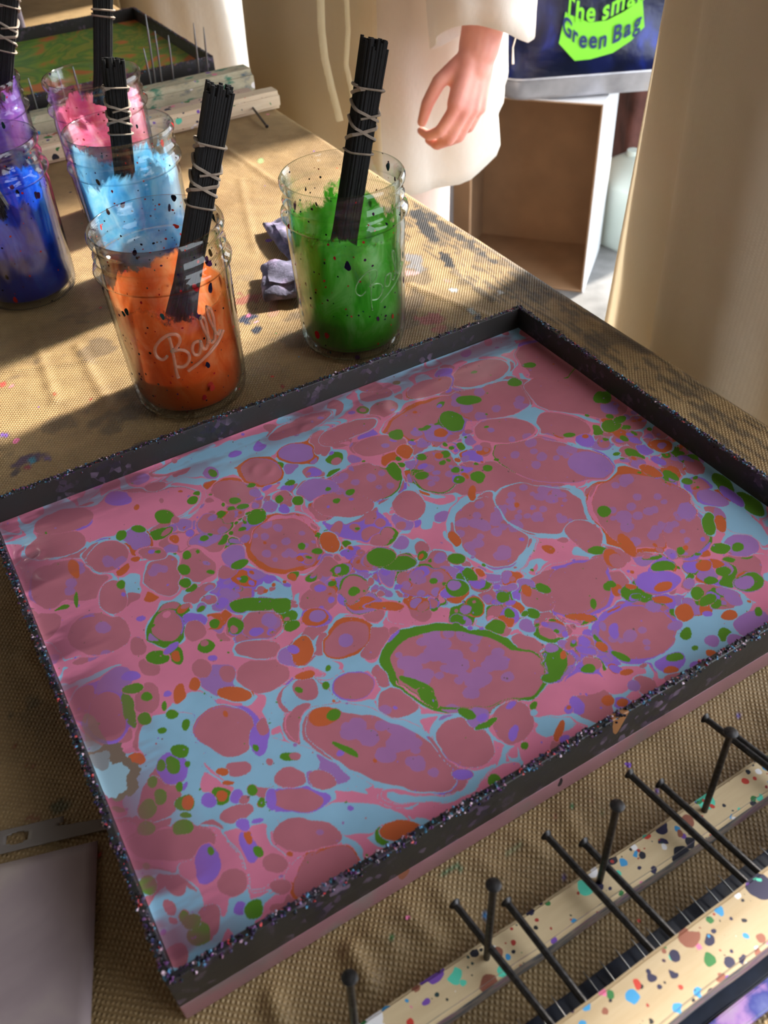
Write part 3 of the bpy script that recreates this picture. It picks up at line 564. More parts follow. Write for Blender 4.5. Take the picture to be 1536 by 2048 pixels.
# lilac spots sink half into the mauve
for x, y, rx, ry, c, an in SPOT:
    cc, Mi = jac(x, y, rx, ry, an, ZL); mg = .02
    i0, i1 = np.searchsorted(xa, (cc[0] - mg, cc[0] + mg)); j0, j1 = np.searchsorted(yb, (cc[1] - mg, cc[1] + mg))
    if i1 <= i0 or j1 <= j0: continue
    s = (slice(j0, j1), slice(i0, i1)); dx = AA[s] - cc[0]; dy = BB[s] - cc[1]
    q = np.hypot(Mi[0, 0] * dx + Mi[0, 1] * dy, Mi[1, 0] * dx + Mi[1, 1] * dy) + (vnoise(AA[s], BB[s], 260, 8, 2) - .5) * .5
    isM = (np.abs(C[s] - Mc).sum(-1) < 1e-4)
    cs = C[s]; sel = (q < 1) & isM; cs[sel] = CODE[c] * .72 + Mc * .28; C[s] = cs
# the paint film is uneven: drops of mauve are thicker at places, washed out in others
cl = vnoise(AA, BB, 60, 31, 4); C *= (1 + (cl - .5) * .22)[..., None]
# wrinkled grey-brown skin plus painted-in wall shade and reflection at the far and left side
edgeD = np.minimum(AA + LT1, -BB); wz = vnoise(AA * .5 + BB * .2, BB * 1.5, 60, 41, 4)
skin_shade = np.clip((wz - .36) * 6, 0, 1) * np.clip(1 - (edgeD - .008) / .028, 0, 1) * .85
C = C * (1 - skin_shade[..., None]) + (K * .5 + Mc * .5) * .42 * skin_shade[..., None]
# torn bare patch near the left wall where the pale size shows
n9 = vnoise(AA, BB, 230, 77, 3)
c, Mi = jac(240, 1560, 34, 52, -28, ZL); q = np.hypot(Mi[0, 0] * (AA - c[0]) + Mi[0, 1] * (BB - c[1]), Mi[1, 0] * (AA - c[0]) + Mi[1, 1] * (BB - c[1])) + (wz - .5) * 2.2 + (n9 - .5) * .8
C[(q < 1.15)] = np.array(srgb(132, 112, 98)[:3])
c, Mi = jac(222, 1560, 30, 42, -28, ZL); q = np.hypot(Mi[0, 0] * (AA - c[0]) + Mi[0, 1] * (BB - c[1]), Mi[1, 0] * (AA - c[0]) + Mi[1, 1] * (BB - c[1])) + (wz - .5) * 1.6 + (n9 - .5) * .8
C[(q < 1)] = np.array(srgb(160, 192, 208)[:3])
c, Mi = jac(190, 1480, 20, 60, -18, ZL); q = np.hypot(Mi[0, 0] * (AA - c[0]) + Mi[0, 1] * (BB - c[1]), Mi[1, 0] * (AA - c[0]) + Mi[1, 1] * (BB - c[1])) + (wz - .5) * .9
C[(q < 1)] = C[(q < 1)] * .35 + np.array(srgb(135, 110, 98)[:3]) * .65
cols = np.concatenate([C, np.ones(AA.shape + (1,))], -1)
def lip(A, B, ca, cb, h1, h2):
    d = np.minimum(h1 - np.abs(A - ca), h2 - np.abs(B - cb)); return np.exp(-d / .0012) * .0009
def bath_mat():
    t = NT('marbled_bath'); at = t.n('VertexColor', layer_name='paint'); t.base(at.outputs['Color']); t.rough(.12); t.b.inputs['Specular IOR Level'].default_value = .45
    z = t.noise(22, 3); t.l(t.bump(z.outputs[0], .12, .004), t.b.inputs['Normal']); return t.m
def bubble(A, B):       # soft dimples and lifted wrinkles of the paint skin
    z = np.zeros_like(A)
    for x, y, r, h in [(100, 1140, 24, .0006), (800, 810, 30, .0009), (620, 860, 16, .0006), (525, 940, 16, .0005), (60, 1110, 16, .0006), (1150, 1400, 40, .0006), (410, 1700, 40, .0006)]:
        c = ab(un(x, y, ZL)); rr = r / 3000.0; d = np.hypot(A - c[0], (B - c[1])) / rr
        z += h * np.exp(-(d - 1) ** 2 * 5) * (.6 + .4 * np.sin(np.arctan2(B - c[1], A - c[0]) * 2 + x))
    return z
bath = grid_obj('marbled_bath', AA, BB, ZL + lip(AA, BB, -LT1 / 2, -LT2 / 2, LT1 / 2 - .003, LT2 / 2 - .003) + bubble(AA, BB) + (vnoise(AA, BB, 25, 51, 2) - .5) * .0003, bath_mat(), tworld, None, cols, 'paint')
sd = empty('tmp_remove'); bpy.data.objects.remove(sd)
tag(bath, 'glossy marbled bath of pink, light blue, purple and green paint filling the near tray', 'marbled paint')

def bath2_mat():
    t = NT('green_orange_bath'); z = t.noise(9, 3, .5, None, 2.2)
    c = t.ramp(z.outputs[0], [(.28, srgb(84, 140, 56)), (.40, srgb(136, 176, 66)), (.46, srgb(180, 180, 80)), (.50, srgb(92, 150, 70)), (.57, srgb(146, 182, 70)), (.64, srgb(226, 130, 76)), (.72, srgb(232, 146, 92))])
    t.base(c); t.rough(.3); return t.m
def q2(h1, h2, n=50):
    a = np.linspace(-h1, h1, n) + .052 - LT1 / 2; b = np.linspace(-h2, h2, n) + .958 - LT2 / 2; return np.meshgrid(a, b)
A2, B2 = q2(LT1 / 2 - .0032, LT2 / 2 - .0032)
b2 = grid_obj('marbled_bath', A2, B2, ZL + lip(A2, B2, .052 - LT1 / 2, .958 - LT2 / 2, LT1 / 2 - .003, LT2 / 2 - .003), bath2_mat(), tworld)
tag(b2, 'swirled green and orange bath filling the tray at the far end of the table', 'marbled paint')

# ------------------------------------------------------------------ jars
OUT = [(.030, .0), (.0335, .0006), (.0362, .003), (.0374, .008), (.0378, .015), (.0384, .04), (.0390, .065), (.0396, .083), (.0397, .087), (.0390, .0905), (.0388, .0925), (.0402, .0940), (.0420, .0955), (.0424, .0972), (.0418, .0992), (.0398, .1008),
       (.0390, .1025), (.0390, .1045), (.0398, .1058), (.0403, .107), (.0398, .1082), (.0391, .1096), (.0391, .1135), (.0398, .115), (.0408, .1164), (.0411, .118), (.0409, .1197), (.0400, .1210), (.0388, .1212)]
INN = [(.0376, .1200), (.0372, .117), (.0370, .100), (.0372, .0945), (.0372, .087), (.0370, .083), (.0366, .065), (.0361, .04), (.0355, .015), (.0348, .009), (.032, .0055), (.0001, .0050)]
def jar(key, label, glass, film, filmtop, level, liquid, dimple=None):
    x, y = JARS[key]; o = empty('mason_jar', (x, y, 0), random.random() * 0)
    tag(o, label, 'jar', 'mason jars of paint')
    mb = MB(); mb.lathe([(.0001, .0016), (.028, .0012)] + OUT + INN, 96); mb.build('glass_body', glass, o)
    def rin(z):
        pr = INN[::-1]
        for (r0, z0), (r1_, z1) in zip(pr, pr[1:]):
            if z0 <= z <= z1: return r0 + (r1_ - r0) * (z - z0) / max(z1 - z0, 1e-6)
        return .0362
    if filmtop:
        zs = np.linspace(.0075, filmtop, 26); mb = MB(); mb.lathe([(rin(z) - .0005, z) for z in zs], 80); mb.build('paint_film', film, o)
    if level:
        zs = np.linspace(.0062, level, 8); mb = MB(); mb.lathe([(.0002, .0056)] + [(rin(z) - .0009, z) for z in zs] + [(.0002, level)], 64); mb.build('liquid_paint', liquid, o)
    return o
def paint(name, c): return simple(name, c, .3)
jar_specs = {
 'green': ('of bright green paint behind the near tray', (.55, .66, .58, 1), [(44, 148, 22), (92, 206, 56), (158, 234, 126)], .112, .030, (14, 96, 8)),
 'orange': ('of orange paint with raised cursive lettering on the front', (.62, .60, .56, 1), [(216, 86, 26), (242, 122, 56), (252, 172, 112)], .098, .028, (190, 64, 18)),
 'lightblue': ('of light blue paint behind the orange one', (.5, .66, .72, 1), [(60, 150, 210), (110, 186, 228), (170, 214, 238)], .108, .030, (50, 130, 190)),
 'blue': ('of deep blue paint at the left edge', (.42, .5, .72, 1), [(6, 30, 140), (14, 60, 190), (36, 100, 226)], .100, .045, (4, 22, 110)),
 'pink': ('of pink paint nearest the far tray', (.74, .6, .66, 1), [(214, 70, 120), (238, 130, 168), (250, 190, 206)], .100, .03, (190, 60, 110)),
 'purple': ('of lilac purple paint behind the deep blue one', (.62, .52, .75, 1), [(120, 70, 190), (160, 116, 220), (200, 170, 236)], .116, .03, (100, 50, 170)),
 'black': ('of black paint, its side only just inside the left edge', (.3, .3, .3, 1), [(14, 14, 18), (20, 20, 26), (34, 34, 40)], .110, .06, (10, 10, 12)),
}
jars = {}
for i, (k, (lab, tint, cs, ft, lv, lq)) in enumerate(jar_specs.items()):
    g = glass_mat('jar_glass_' + k, tint, .55 if k in ('green', 'orange') else .3, i * 1.37)
    top = {'green': .125, 'orange': .105, 'lightblue': .13, 'blue': .105, 'pink': .13, 'purple': .16, 'black': .2}[k]
    f = film_mat('film_' + k, srgb(*cs[0]), srgb(*cs[1]), srgb(*cs[2]), .045, top, i * .713)
    jars[k] = jar(k, 'clear glass canning jar ' + lab, g, f, ft, lv, paint('liquid_' + k, srgb(*lq)))

# raised lettering on the orange and green jars (cursive word with an underline swash)
def rout(z):
    for (r0, z0), (r1_, z1) in zip(OUT, OUT[1:]):
        if z0 <= z <= z1 and z1 > z0: return r0 + (r1_ - r0) * (z - z0) / (z1 - z0)
    return .039
LETT = [  # strokes in a 0..10 x 0..6 box
 [(1.5, 3.0), (.6, 2.7), (.1, 3.4), (.5, 4.5), (1.7, 5.4), (3.2, 5.8), (4.2, 5.3), (4.0, 4.3), (3.0, 3.6), (2.3, 3.4), (3.4, 3.2), (4.1, 2.4), (3.8, 1.3), (2.7, .7), (1.8, 1.1)],
 [(3.1, 5.5), (2.7, 4.0), (2.0, 2.0), (1.4, .4), (1.2, -.6)],
 [(6.2, 3.0), (5.4, 3.1), (4.8, 2.4), (4.7, 1.6), (5.2, 1.3), (5.8, 1.9), (6.3, 2.9), (6.1, 1.8), (6.4, 1.4), (7.0, 1.9)],
 [(7.0, 1.9), (7.8, 3.6), (8.2, 5.2), (8.0, 5.9), (7.6, 5.2), (7.4, 3.0), (7.5, 1.7), (8.0, 1.6), (8.5, 2.3)],
 [(8.5, 2.3), (9.3, 4.2), (9.6, 5.8), (9.3, 6.4), (8.9, 5.4), (8.7, 3.2), (8.9, 1.9), (9.5, 2.2)],
 [(2.8, -.2), (5.0, .2), (8.2, .9), (9.9, 1.7)]]
def smooth_pts(P, n=8):
    out = []; P = [Vector((p[0], p[1])) for p in P]
    for i in range(len(P) - 1):
        p0, p1, p2, p3 = P[max(i - 1, 0)], P[i], P[i + 1], P[min(i + 2, len(P) - 1)]
        for k in range(n):
            t = k / n; out.append(.5 * ((2 * p1) + (p2 - p0) * t + (2 * p0 - 5 * p1 + 4 * p2 - p3) * t * t + (3 * p1 - p0 - 3 * p2 + p3) * t ** 3))
    out.append(P[-1]); return out
def emboss(name, c):
    e = NT(name); e.base(c); e.rough(.1); e.b.inputs['Transmission Weight'].default_value = .8; e.b.inputs['IOR'].default_value = 1.45; return e.m
def letter(j, phi0, z0, size, tilt, mat, rad=.0008):
    mb = MB()
    for sgl in LETT:
        pts = []
        for p in smooth_pts(sgl):
            u, v = (p.x - 5) * size / 10, (p.y - 2.6) * size / 10
            u, v = u * math.cos(tilt) - v * math.sin(tilt), u * math.sin(tilt) + v * math.cos(tilt)
            z = z0 + v; r = rout(z) + .0003; a = phi0 + u / r; pts.append((r * math.cos(a), r * math.sin(a), z))
        mb.tube(pts, rad, 8)
    tag(mb.build('embossed_lettering', mat, [c for c in j.children if c.name.startswith('glass_body')][0]), 'raised cursive lettering in the glass')
letter(jars['orange'], math.radians(-90 + 22), .056, .047, math.radians(17), emboss('raised_glass_amber', (.92, .66, .48, 1)), .0010)
letter(jars['green'], math.radians(-90 + 38), .060, .044, math.radians(20), emboss('raised_glass_green', (.6, .85, .5, 1)), .0005)

# ------------------------------------------------------------------ straw brushes
def brush(label, top, bot, jarkey, wraps, fan=1.7, half=.0068, fanlen=.28, twist=.3):
    top = Vector(top); bot = Vector(bot); ax = (top - bot); L = ax.length; ax.normalize()
    o = empty('straw_brush', bot); tag(o, label, 'brush', 'bundled straw paint brushes')
    s = Vector((1, 0, 0)); s = (s - ax * s.dot(ax)).normalized(); t = ax.cross(s)
    s, t = s * math.cos(twist) + t * math.sin(twist), -s * math.sin(twist) + t * math.cos(twist)
    mb = MB(); n = 9
    for i in range(n):
        for j in range(n):
            u = (i - (n - 1) / 2) / (n / 2); v = (j - (n - 1) / 2) / (n / 2)
            if abs(u) > .8 and abs(v) > .8 and random.random() < .5: continue
            ju, jv = random.uniform(-.05, .05), random.uniform(-.05, .05); pts = []; e = random.uniform(-.006, 0.0015); eb = random.uniform(-.003, .006)
            for q in range(9):
                f = q / 8; z = (eb if q == 0 else 0) + f * L + (e if q == 8 else 0)
                w = half * (1 + (fan - 1) * max(0, 1 - f / fanlen) ** 1.3) * (1 + .10 * max(0, (f - .7) / .3)); wv = half * (1 - .25 * max(0, 1 - f / fanlen))
                pts.append(s * (u + ju) * w + t * (v + jv) * wv + ax * z)
            mb.tube(pts, half / n * 1.75, 6)
    mb.build('straw_bundle', M_black, o)
    mb = MB()
    for (f0, f1, turns, ph) in wraps:
        pts = []; N = int(max(turns, 1) * 28)
        for k in range(N + 1):
            a = 2 * math.pi * turns * k / N + ph; f = f0 + (f1 - f0) * k / N
            w = half * 1.22 * (1 + .10 * max(0, (f - .7) / .3)); c, sn = math.cos(a), math.sin(a); m = 1 / max(abs(c), abs(sn)) ** .75
            pts.append(s * c * w * m + t * sn * w * m + ax * f * L)
        mb.tube(pts, .0012, 6, flat=.6)
    tag(mb.build('binding_string', M_string, o), 'pale rubber string wound round the bundle')
    return o
cross = lambda a, b, c: [(a, a + .008, 1, 0), (a, b, 1.0, .5), (b, a + .005, 1.0, 2.2), (b, c, 1.0, 4.2), (c, b, 1.0, 5.6), (c, c + .006, 1.4, 1.0)]
brush('black straw brush standing in the green paint jar', (.0132, .600, .1888), (-.0235, .572, .036), 'green', cross(.585, .72, .83))
brush('black straw brush leaning in the orange paint jar', (-.0782, .545, .1847), (-.1300, .514, .036), 'orange', cross(.57, .69, .80))
brush('black straw brush standing in the light blue paint jar', (-.1739, .700, .1606), (-.1855, .672, .032), 'lightblue', cross(.62, .74, .86), 1.4)
pt = un(205, -20, 0); 
def und(x, y, Y):
    d = fw + r2 * (x - 768) / FPX - u2 * (y - 1024) / FPX; return tuple(np.array([0, 0, CZ]) + d * Y / d[1])
brush('black straw brush standing in the pink paint jar, its top beyond the frame', und(206, -35, .83), und(207, 205, .808), 'pink', [(.72, .74, 1.5, 0), (.76, .80, 1, 1)], 1.2)
brush('black straw brush with looped string standing in the purple paint jar', und(24, -90, .845), und(2, 230, .822), 'purple', cross(.42, .56, .70) + [(.74, .78, 1.6, .3)], 1.2)
brush('blue-tipped black brush mostly beyond the left edge in the deep blue jar', (-.312, .672, .19), (-.268, .668, .034), 'blue', cross(.6, .7, .8), 1.2)

# ------------------------------------------------------------------ nail combs
def nail_mesh(L, r=.00125, hr=.0024, point=True):
    pr = [(.0001, L), (hr * .7, L), (hr, L - .0004), (hr * .95, L - .0011), (r * 1.05, L - .0019), (r, L - .004), (r * 1.05, L * .5), (r * .97, .004), (r * .9, .0), (.0001, -.0)]
    return MB().lathe(pr, 12)
NM = nail_mesh(1.0)
def nail(parent, p0, p1, r=.0013, hr=.0024, mat=None, name='nail', head=True, lab=None):
    """p0 foot, p1 head, both local to parent"""
    p0, p1 = Vector(p0), Vector(p1); d = p1 - p0; L = d.length
    if head: m = nail_mesh(L, r, hr)
    else: m = MB().lathe([(.0001, 0), (r, 0), (r, L * .7), (r * .5, L - .001), (.0001, L)][::-1], 8)
    o = m.build(name, mat or M_nail, parent); o.location = p0; o.rotation_euler = d.to_track_quat('Z', 'Y').to_euler()
    if lab: o['label'] = lab
    return o
WTH = TH + math.radians(-1.2)
M_wood1 = wood_mat('splattered_lath', srgb(206, 180, 140), srgb(218, 194, 154), .75, True, .2)
M_wood2 = wood_mat('splattered_board', srgb(184, 160, 124), srgb(196, 174, 140), .62, True, 1.4)
def local(o, p): return o_inv[o.name] @ Vector(p)
# comb 1: lath lying along the front of the tray, nails standing up
def lath(name, a0, a1, b0, b1, h, mat, label, cat='nail comb', grp=None, bev=.0014, part='wooden_bar', rz=0.0, z0=0.0):
    o = empty(name, F((a0 + a1) / 2, (b0 + b1) / 2, z0), TH + rz); tag(o, label, cat, grp)
    bm = bmesh.new(); bmesh.ops.create_cube(bm, size=1); bmesh.ops.scale(bm, vec=(a1 - a0, b1 - b0, h), verts=bm.verts)
    long_e = [e for e in bm.edges if abs((e.verts[0].co - e.verts[1].co).x) > 1e-5]; bmesh.ops.subdivide_edges(bm, edges=long_e, cuts=60)
    for v in bm.verts:
        v.co.z += h / 2 ; n = mnoise.noise(Vector((v.co.x * 45, v.co.y * 30, a0 * 7))); 
        v.co.y += n * .0005; 
        if v.co.z > h * .5: v.co.z += mnoise.noise(Vector((v.co.x * 60, 3.3, v.co.y * 90))) * .0004
    bm.normal_update()
    lg = [e for e in bm.edges if abs((e.verts[0].co - e.verts[1].co).normalized().x) > .9 and len(e.link_faces) == 2 and e.calc_face_angle(0) > .8]
    bmesh.ops.bevel(bm, geom=lg, offset=bev, segments=3, affect='EDGES')
    bm.verts.index_update(); v = [x.co[:] for x in bm.verts]; f = [[x.index for x in q.verts] for q in bm.faces]; bm.free()
    w = MB(); w.add(v, f); w.build(part, mat, o); return o
C1 = lath('nail_comb', -.345, .06, -.3375, -.3235, .0125, M_wood1, 'paint-speckled wooden lath with tall nails standing upright, beside the near side of the tray', 'comb', 'nail combs', rz=math.radians(.3))
c1c = (-.1425, -.3305)
for a in (-.3150, -.2613, -.2089, -.1546, -.101, -.048, .004):
    nail(C1, (a - c1c[0], .0012, .0105), (a - c1c[0] + .003, .0042, .0625), .0013, .0027)
# comb 2: board with long nails pointing sideways over the lath
C2 = lath('nail_comb', -.335, .06, -.3800, -.3605, .017, M_wood2, 'wide paint-speckled board in the lower right corner with long nails pointing toward the tray', 'comb', 'nail combs', rz=math.radians(.7), z0=.0085)
c2c = (-.1375, -.37025)
for (h, b) in (((-.2614, -.3082), (-.2565, -.3608)), ((-.245, -.3178), (-.2429, -.3608)), ((-.2166, -.3053), (-.212, -.359)), ((-.2065, -.3152), (-.2022, -.3583)), ((-.1718, -.3027), (-.1663, -.3561)), ((-.1645, -.3125), (-.1595, -.3565)), ((-.1269, -.3002), (-.1190, -.3561)), ((-.1232, -.3108), (-.1165, -.3565)), ((-.081, -.300), (-.072, -.3561))):
    h, b = Vector(h), Vector(b); b = h + (b - h) * 1.15
    nail(C2, (b.x - c2c[0], b.y - c2c[1], .0105), (h.x - c2c[0], h.y - c2c[1], .0118), .0014, .0024)
# comb 3: dark blue strip with fine pins under the board
C3 = lath('pin_comb', -.335, .06, -.3845, -.3515, .0035, simple('dark_blue_plastic', srgb(34, 42, 60), .45, 0, 90, .5), 'thin dark blue strip set with fine pins, under the board in the lower right corner', 'comb', None, .0006, 'backing_strip', rz=math.radians(.3))
c3c = (-.1375, -.368); a = -.292; 
while a < .02:
    nail(C3, (a - c3c[0], .0075, .0055), (a - c3c[0] - .0002, .0185, .0062), .00032, 0, M_pin, 'pin', False); a += .00742
MB().box((0, .004, .006), (.395, .012, .005), bev=.0006).build('wooden_bar', M_wood1, C3)
clear = NT('blue_stained_plastic'); z = clear.noise(45, 5); clear.base(clear.ramp(z.outputs[0], [(.3, srgb(130, 130, 140)), (.45, srgb(96, 104, 150)), (.55, srgb(60, 66, 130)), (.62, srgb(140, 110, 160)), (.75, srgb(150, 150, 150))])); clear.rough(.2)
C4 = lath('paint_stained_strip', -.33, .05, -.3925, -.3850, .006, clear.m, 'glossy plastic strip stained blue and purple along the lower right board', 'strip', None, .0008, 'strip_body', rz=math.radians(.5))

# far end of the table: two laths and nails standing in front of the green tray
M_woodg = NT('green_stained_lath'); z = M_woodg.noise(34, 5, .6, M_woodg.mapping((1, 2, 2))); cc = M_woodg.ramp(z.outputs[0], [(.3, srgb(60, 90, 110)), (.42, srgb(178, 168, 140)), (.55, srgb(196, 188, 160)), (.62, srgb(70, 130, 105)), (.74, srgb(90, 150, 110)), (.85, srgb(200, 190, 165))])
cc, f = M_woodg.dots(cc, 90, .3, .5, PAL, .4); M_woodg.base(cc); M_woodg.rough(.6); M_woodg = M_woodg.m
C5 = lath('nail_comb', -.26, .076, .612, .645, .028, M_woodg, 'green and blue stained wooden comb bar with upright nails in front of the far tray', 'comb', 'nail combs', .006)
c5c = (-.092, .6285)
for a, b, zt, tl_ in ((-.136, .640, .062, 0), (-.119, .640, .062, 0), (-.081, .640, .062, 0), (-.070, .640, .060, 0), (-.038, .640, .066, 0), (-.033, .640, .098, .005), (-.026, .638, .081, .004), (-.012, .638, .074, .004), (.020, .639, .081, .004), (.031, .639, .075, .004), (-.18, .640, .062, 0), (-.168, .640, .06, 0)):
    nail(C5, (a - c5c[0], b - c5c[1], .024), (a - c5c[0] + tl_, b - c5c[1], zt), .0011, 0, M_pin, 'nail', False)
C6 = lath('wooden_lath', -.30, .062, .583, .603, .014, wood_mat('pinkish_lath', srgb(196, 168, 150), srgb(212, 186, 166), .3, False, 3.1), 'flat pinkish lath pressed between the green-stained comb and the pale rounded lath', 'lath', None, .002)
C7 = lath('nail_comb', -.30, .079, .5505, .575, .019, wood_mat('pale_lath', srgb(214, 192, 160), srgb(226, 206, 178), .18, False, 5.1), 'pale rounded wooden lath with one nail poking out beside the pink jar', 'comb', 'nail combs', .004)
c7c = (-.1105, .56275); q0 = ab(un(505, 215, .008)); q1 = ab(un(534, 253, .003))
nail(C7, (q0[0] - c7c[0], q0[1] - c7c[1] , .008), (q1[0] - c7c[0], q1[1] - c7c[1], .003), .0013, .002, M_nail, 'nail', True)
# dark speckled thing at the far left
pb = un(50, 40, .03)
sp = MB().box((0, 0, .03), (.13, .10, .06), bev=.008)
spo = sp.build('paint_pad', simple('mottled_purple_grey', srgb(100, 92, 104), .7, 0, 40, .8, (.6, .004)))
spo.location = F(-.16, 1.05, 0); spo.rotation_euler = (0, 0, TH + .15); tag(spo, 'mottled purple-grey block behind the far tray in the top left corner', 'block')

# ------------------------------------------------------------------ rag behind the green jar
def sheet(name, pts_fn, nu, nv, mat, thick=.0012, parent=None, closed=False):
    v = []; f = []
    for j in range(nv + 1):
        for i in range(nu + (0 if closed else 1)): v.append(pts_fn(i / nu, j / nv))
    w = nu if closed else nu + 1
    for j in range(nv):
        for i in range(nu):
            k = (i + 1) % w; f.append((j * w + i, j * w + k, (j + 1) * w + k, (j + 1) * w + i))
    o = mk(name, v, f, mat, parent)
    if thick:
        md = o.modifiers.new('thick', 'SOLIDIFY'); md.thickness = thick; md.offset = 0
        evaluated(o); o.data.polygons.foreach_set('use_smooth', [True] * len(o.data.polygons))
    return o
ragm = NT('stained_rag'); z = ragm.noise(70, 5); ragm.base(ragm.ramp(z.outputs[0], [(.3, srgb(62, 60, 78)), (.5, srgb(100, 98, 122)), (.62, srgb(150, 138, 172)), (.75, srgb(120, 84, 100))])); ragm.rough(.9); ragm.l(ragm.bump(ragm.noise(400, 3).outputs[0], .6, .001), ragm.b.inputs['Normal']); ragm = ragm.m
ro = empty('folded_rag', (-.055, .69, 0)); tag(ro, 'small stained purple-grey rag folded up behind the green jar', 'rag')
def folded(cx, cy, w, d, h, rz, seed):
    bm = bmesh.new(); bmesh.ops.create_cube(bm, size=1); bmesh.ops.subdivide_edges(bm, edges=bm.edges[:], cuts=9, use_grid_fill=True)
    m = Matrix.Rotation(rz, 3, 'Z')
    for v in bm.verts:
        x, y, zz = v.co * 2; r = max(abs(x), abs(y)); sq = (1 - .35 * abs(zz) ** 3 * r ** 4)
        p = Vector((x * w / 2 * sq, y * d / 2 * sq, (zz + 1) * h / 2)); p.z *= 1 - .25 * max(abs(x), abs(y)) ** 4; n = mnoise.noise_vector(p * 90 + Vector((seed, 0, 0))); p += Vector((n.x, n.y, abs(n.z) * .5)) * .0022
        p.z += .0015 * math.sin(x * 4 + y * 3 + seed) * (zz > 0) ; p.z = max(p.z, .0002)
        v.co = m @ p + Vector((cx, cy, 0))
    bm.verts.index_update(); mb = MB(); mb.add([v.co[:] for v in bm.verts], [[v.index for v in f.verts] for f in bm.faces]); bm.free(); return mb
folded(-.012, -.042, .036, .052, .016, .1, 1).build('cloth_fold', ragm, ro)
folded(-.006, .030, .032, .085, .012, .35, 4).build('cloth_fold', ragm, ro)

# ------------------------------------------------------------------ sheets at the lower left
pm = NT('grey_lilac_sheet'); z = pm.noise(12, 4, .5, None, 1.5); c0 = pm.ramp(z.outputs[0], [(.3, srgb(150, 132, 136)), (.55, srgb(168, 150, 152)), (.7, srgb(182, 166, 160))])
c0, f = pm.dots(c0, 60, .2, .22, DARKPAL + [srgb(60, 70, 110)], .6); pm.base(c0); pm.rough(.3); pm.l(pm.bump(pm.noise(14, 3).outputs[0], .4, .006), pm.b.inputs['Normal']); pm = pm.m
def quad_sheet(name, corners, mat, label, hole=None, n=24, z=.0012, th=.0006, cat='sheet', step=None):
    A_, B_, C_, D_ = [Vector((c[0], c[1])) for c in corners]      # TL TR BR BL
    bm = bmesh.new(); g = {}
    for j in range(n + 1):
        for i in range(n * 2 + 1):
            u, v = i / (2 * n), j / n; p = (A_ * (1 - u) + B_ * u) * (1 - v) + (D_ * (1 - u) + C_ * u) * v
            g[i, j] = bm.verts.new((p.x, p.y, z + .0008 * mnoise.noise(Vector((p.x * 30, p.y * 30, 1)))))
    for j in range(n):
        for i in range(2 * n):
            q = [g[i, j], g[i + 1, j], g[i + 1, j + 1], g[i, j + 1]]; c = sum((x.co for x in q), Vector()) / 4
            if hole and ((c.x - hole[0]) * math.cos(hole[4]) + (c.y - hole[1]) * math.sin(hole[4])) ** 2 / hole[2] ** 2 + (-(c.x - hole[0]) * math.sin(hole[4]) + (c.y - hole[1]) * math.cos(hole[4])) ** 2 / hole[3] ** 2 < 1: continue
            if step and c.x > step[0] and c.y > step[1] + (c.x - step[0]) * step[2]: continue
            bm.faces.new(q)
    bmesh.ops.delete(bm, geom=[v for v in bm.verts if not v.link_faces], context='VERTS')
    bm.verts.index_update(); mb = MB(); mb.add([v.co[:] for v in bm.verts], [[v.index for v in f.verts] for f in bm.faces]); bm.free()
    o = mb.build(name, mat); md = o.modifiers.new('t', 'SOLIDIFY'); md.thickness = th; md.offset = 1; evaluated(o)
    return tag(o, label, cat)
quad_sheet('paint_sheet', [(-.330, .146), (-.1280, .1860), (-.112, .085), (-.314, .045)], pm, 'grey-lilac glossy sheet with a few paint dots in the lower left corner', n=20)
pm2 = NT('clear_plastic_strip'); pm2.base(srgb(158, 148, 142)); pm2.rough(.25); pm2.b.inputs['Transmission Weight'].default_value = .35; c0, f = pm2.dots(srgb(150, 140, 134), 70, .2, .2, DARKPAL, .1); pm2.base(c0); pm2 = pm2.m
quad_sheet('punched_strip', [(-.330, .162), (-.1180, .2030), (-.1165, .1925), (-.3285, .1515)], pm2, 'pale plastic strip with an oval punched hole above the grey-lilac sheet', hole=(-.1625, .1893, .0052, .0029, .19), n=60, z=.0016, step=(-.1450, .1936, .12), cat='strip')

# ------------------------------------------------------------------ things on the floor behind
def card_mat(c1, c2):
    return simple('cardboard_%d' % c1[0], srgb(*c1), .85, 0, 14, .12)
CB = card_mat((150, 118, 88), 0); WB = simple('white_cardboard', srgb(226, 228, 232), .6, 0, 6, .05)
# box: front opening faces the table; footprint computed on the floor
bxr = math.radians(-22); bcx = .509 - (math.cos(bxr) * .157 - math.sin(bxr) * -.12); bcy = 1.92 - (math.sin(bxr) * .157 + math.cos(bxr) * -.12)
bx = empty('cardboard_box', (bcx, bcy, FZ), bxr); tag(bx, 'tall open cardboard box, white outside and brown inside, under the metal pan', 'box')
bw, bd, bh, tk = .314, .24, .435, .006
def panel(c, d, name, mat, parent=bx, rz=0, R=None): return MB().box(c, d, rz, .0008, R).build(name, mat, parent)
panel((0, 0, tk / 2), (bw, bd, tk), 'bottom_panel', CB); panel((0, bd / 2, bh / 2), (bw, tk, bh), 'back_panel', CB)
for s in (-1, 1):
    panel((s * (bw / 2 - tk * .25), 0, bh / 2), (tk * .5, bd, bh), 'inner_side_panel', CB)
    tag(panel((s * (bw / 2 + tk * .25), 0, bh / 2), (tk * .5, bd, bh), 'side_panel', WB), 'white outer side')
panel((0, 0, bh - tk * .25), (bw, bd, tk * .5), 'inner_top_panel', CB); tag(panel((0, 0, bh + tk * .25), (bw + tk, bd, tk * .5), 'top_panel', WB), 'white top')
tag(panel((-bw / 2 + .022, -bd / 2 - .03, bh / 2 - .02), (tk, .07, bh - .04), 'flap', CB, rz=math.radians(48)), 'brown folded-in flap')
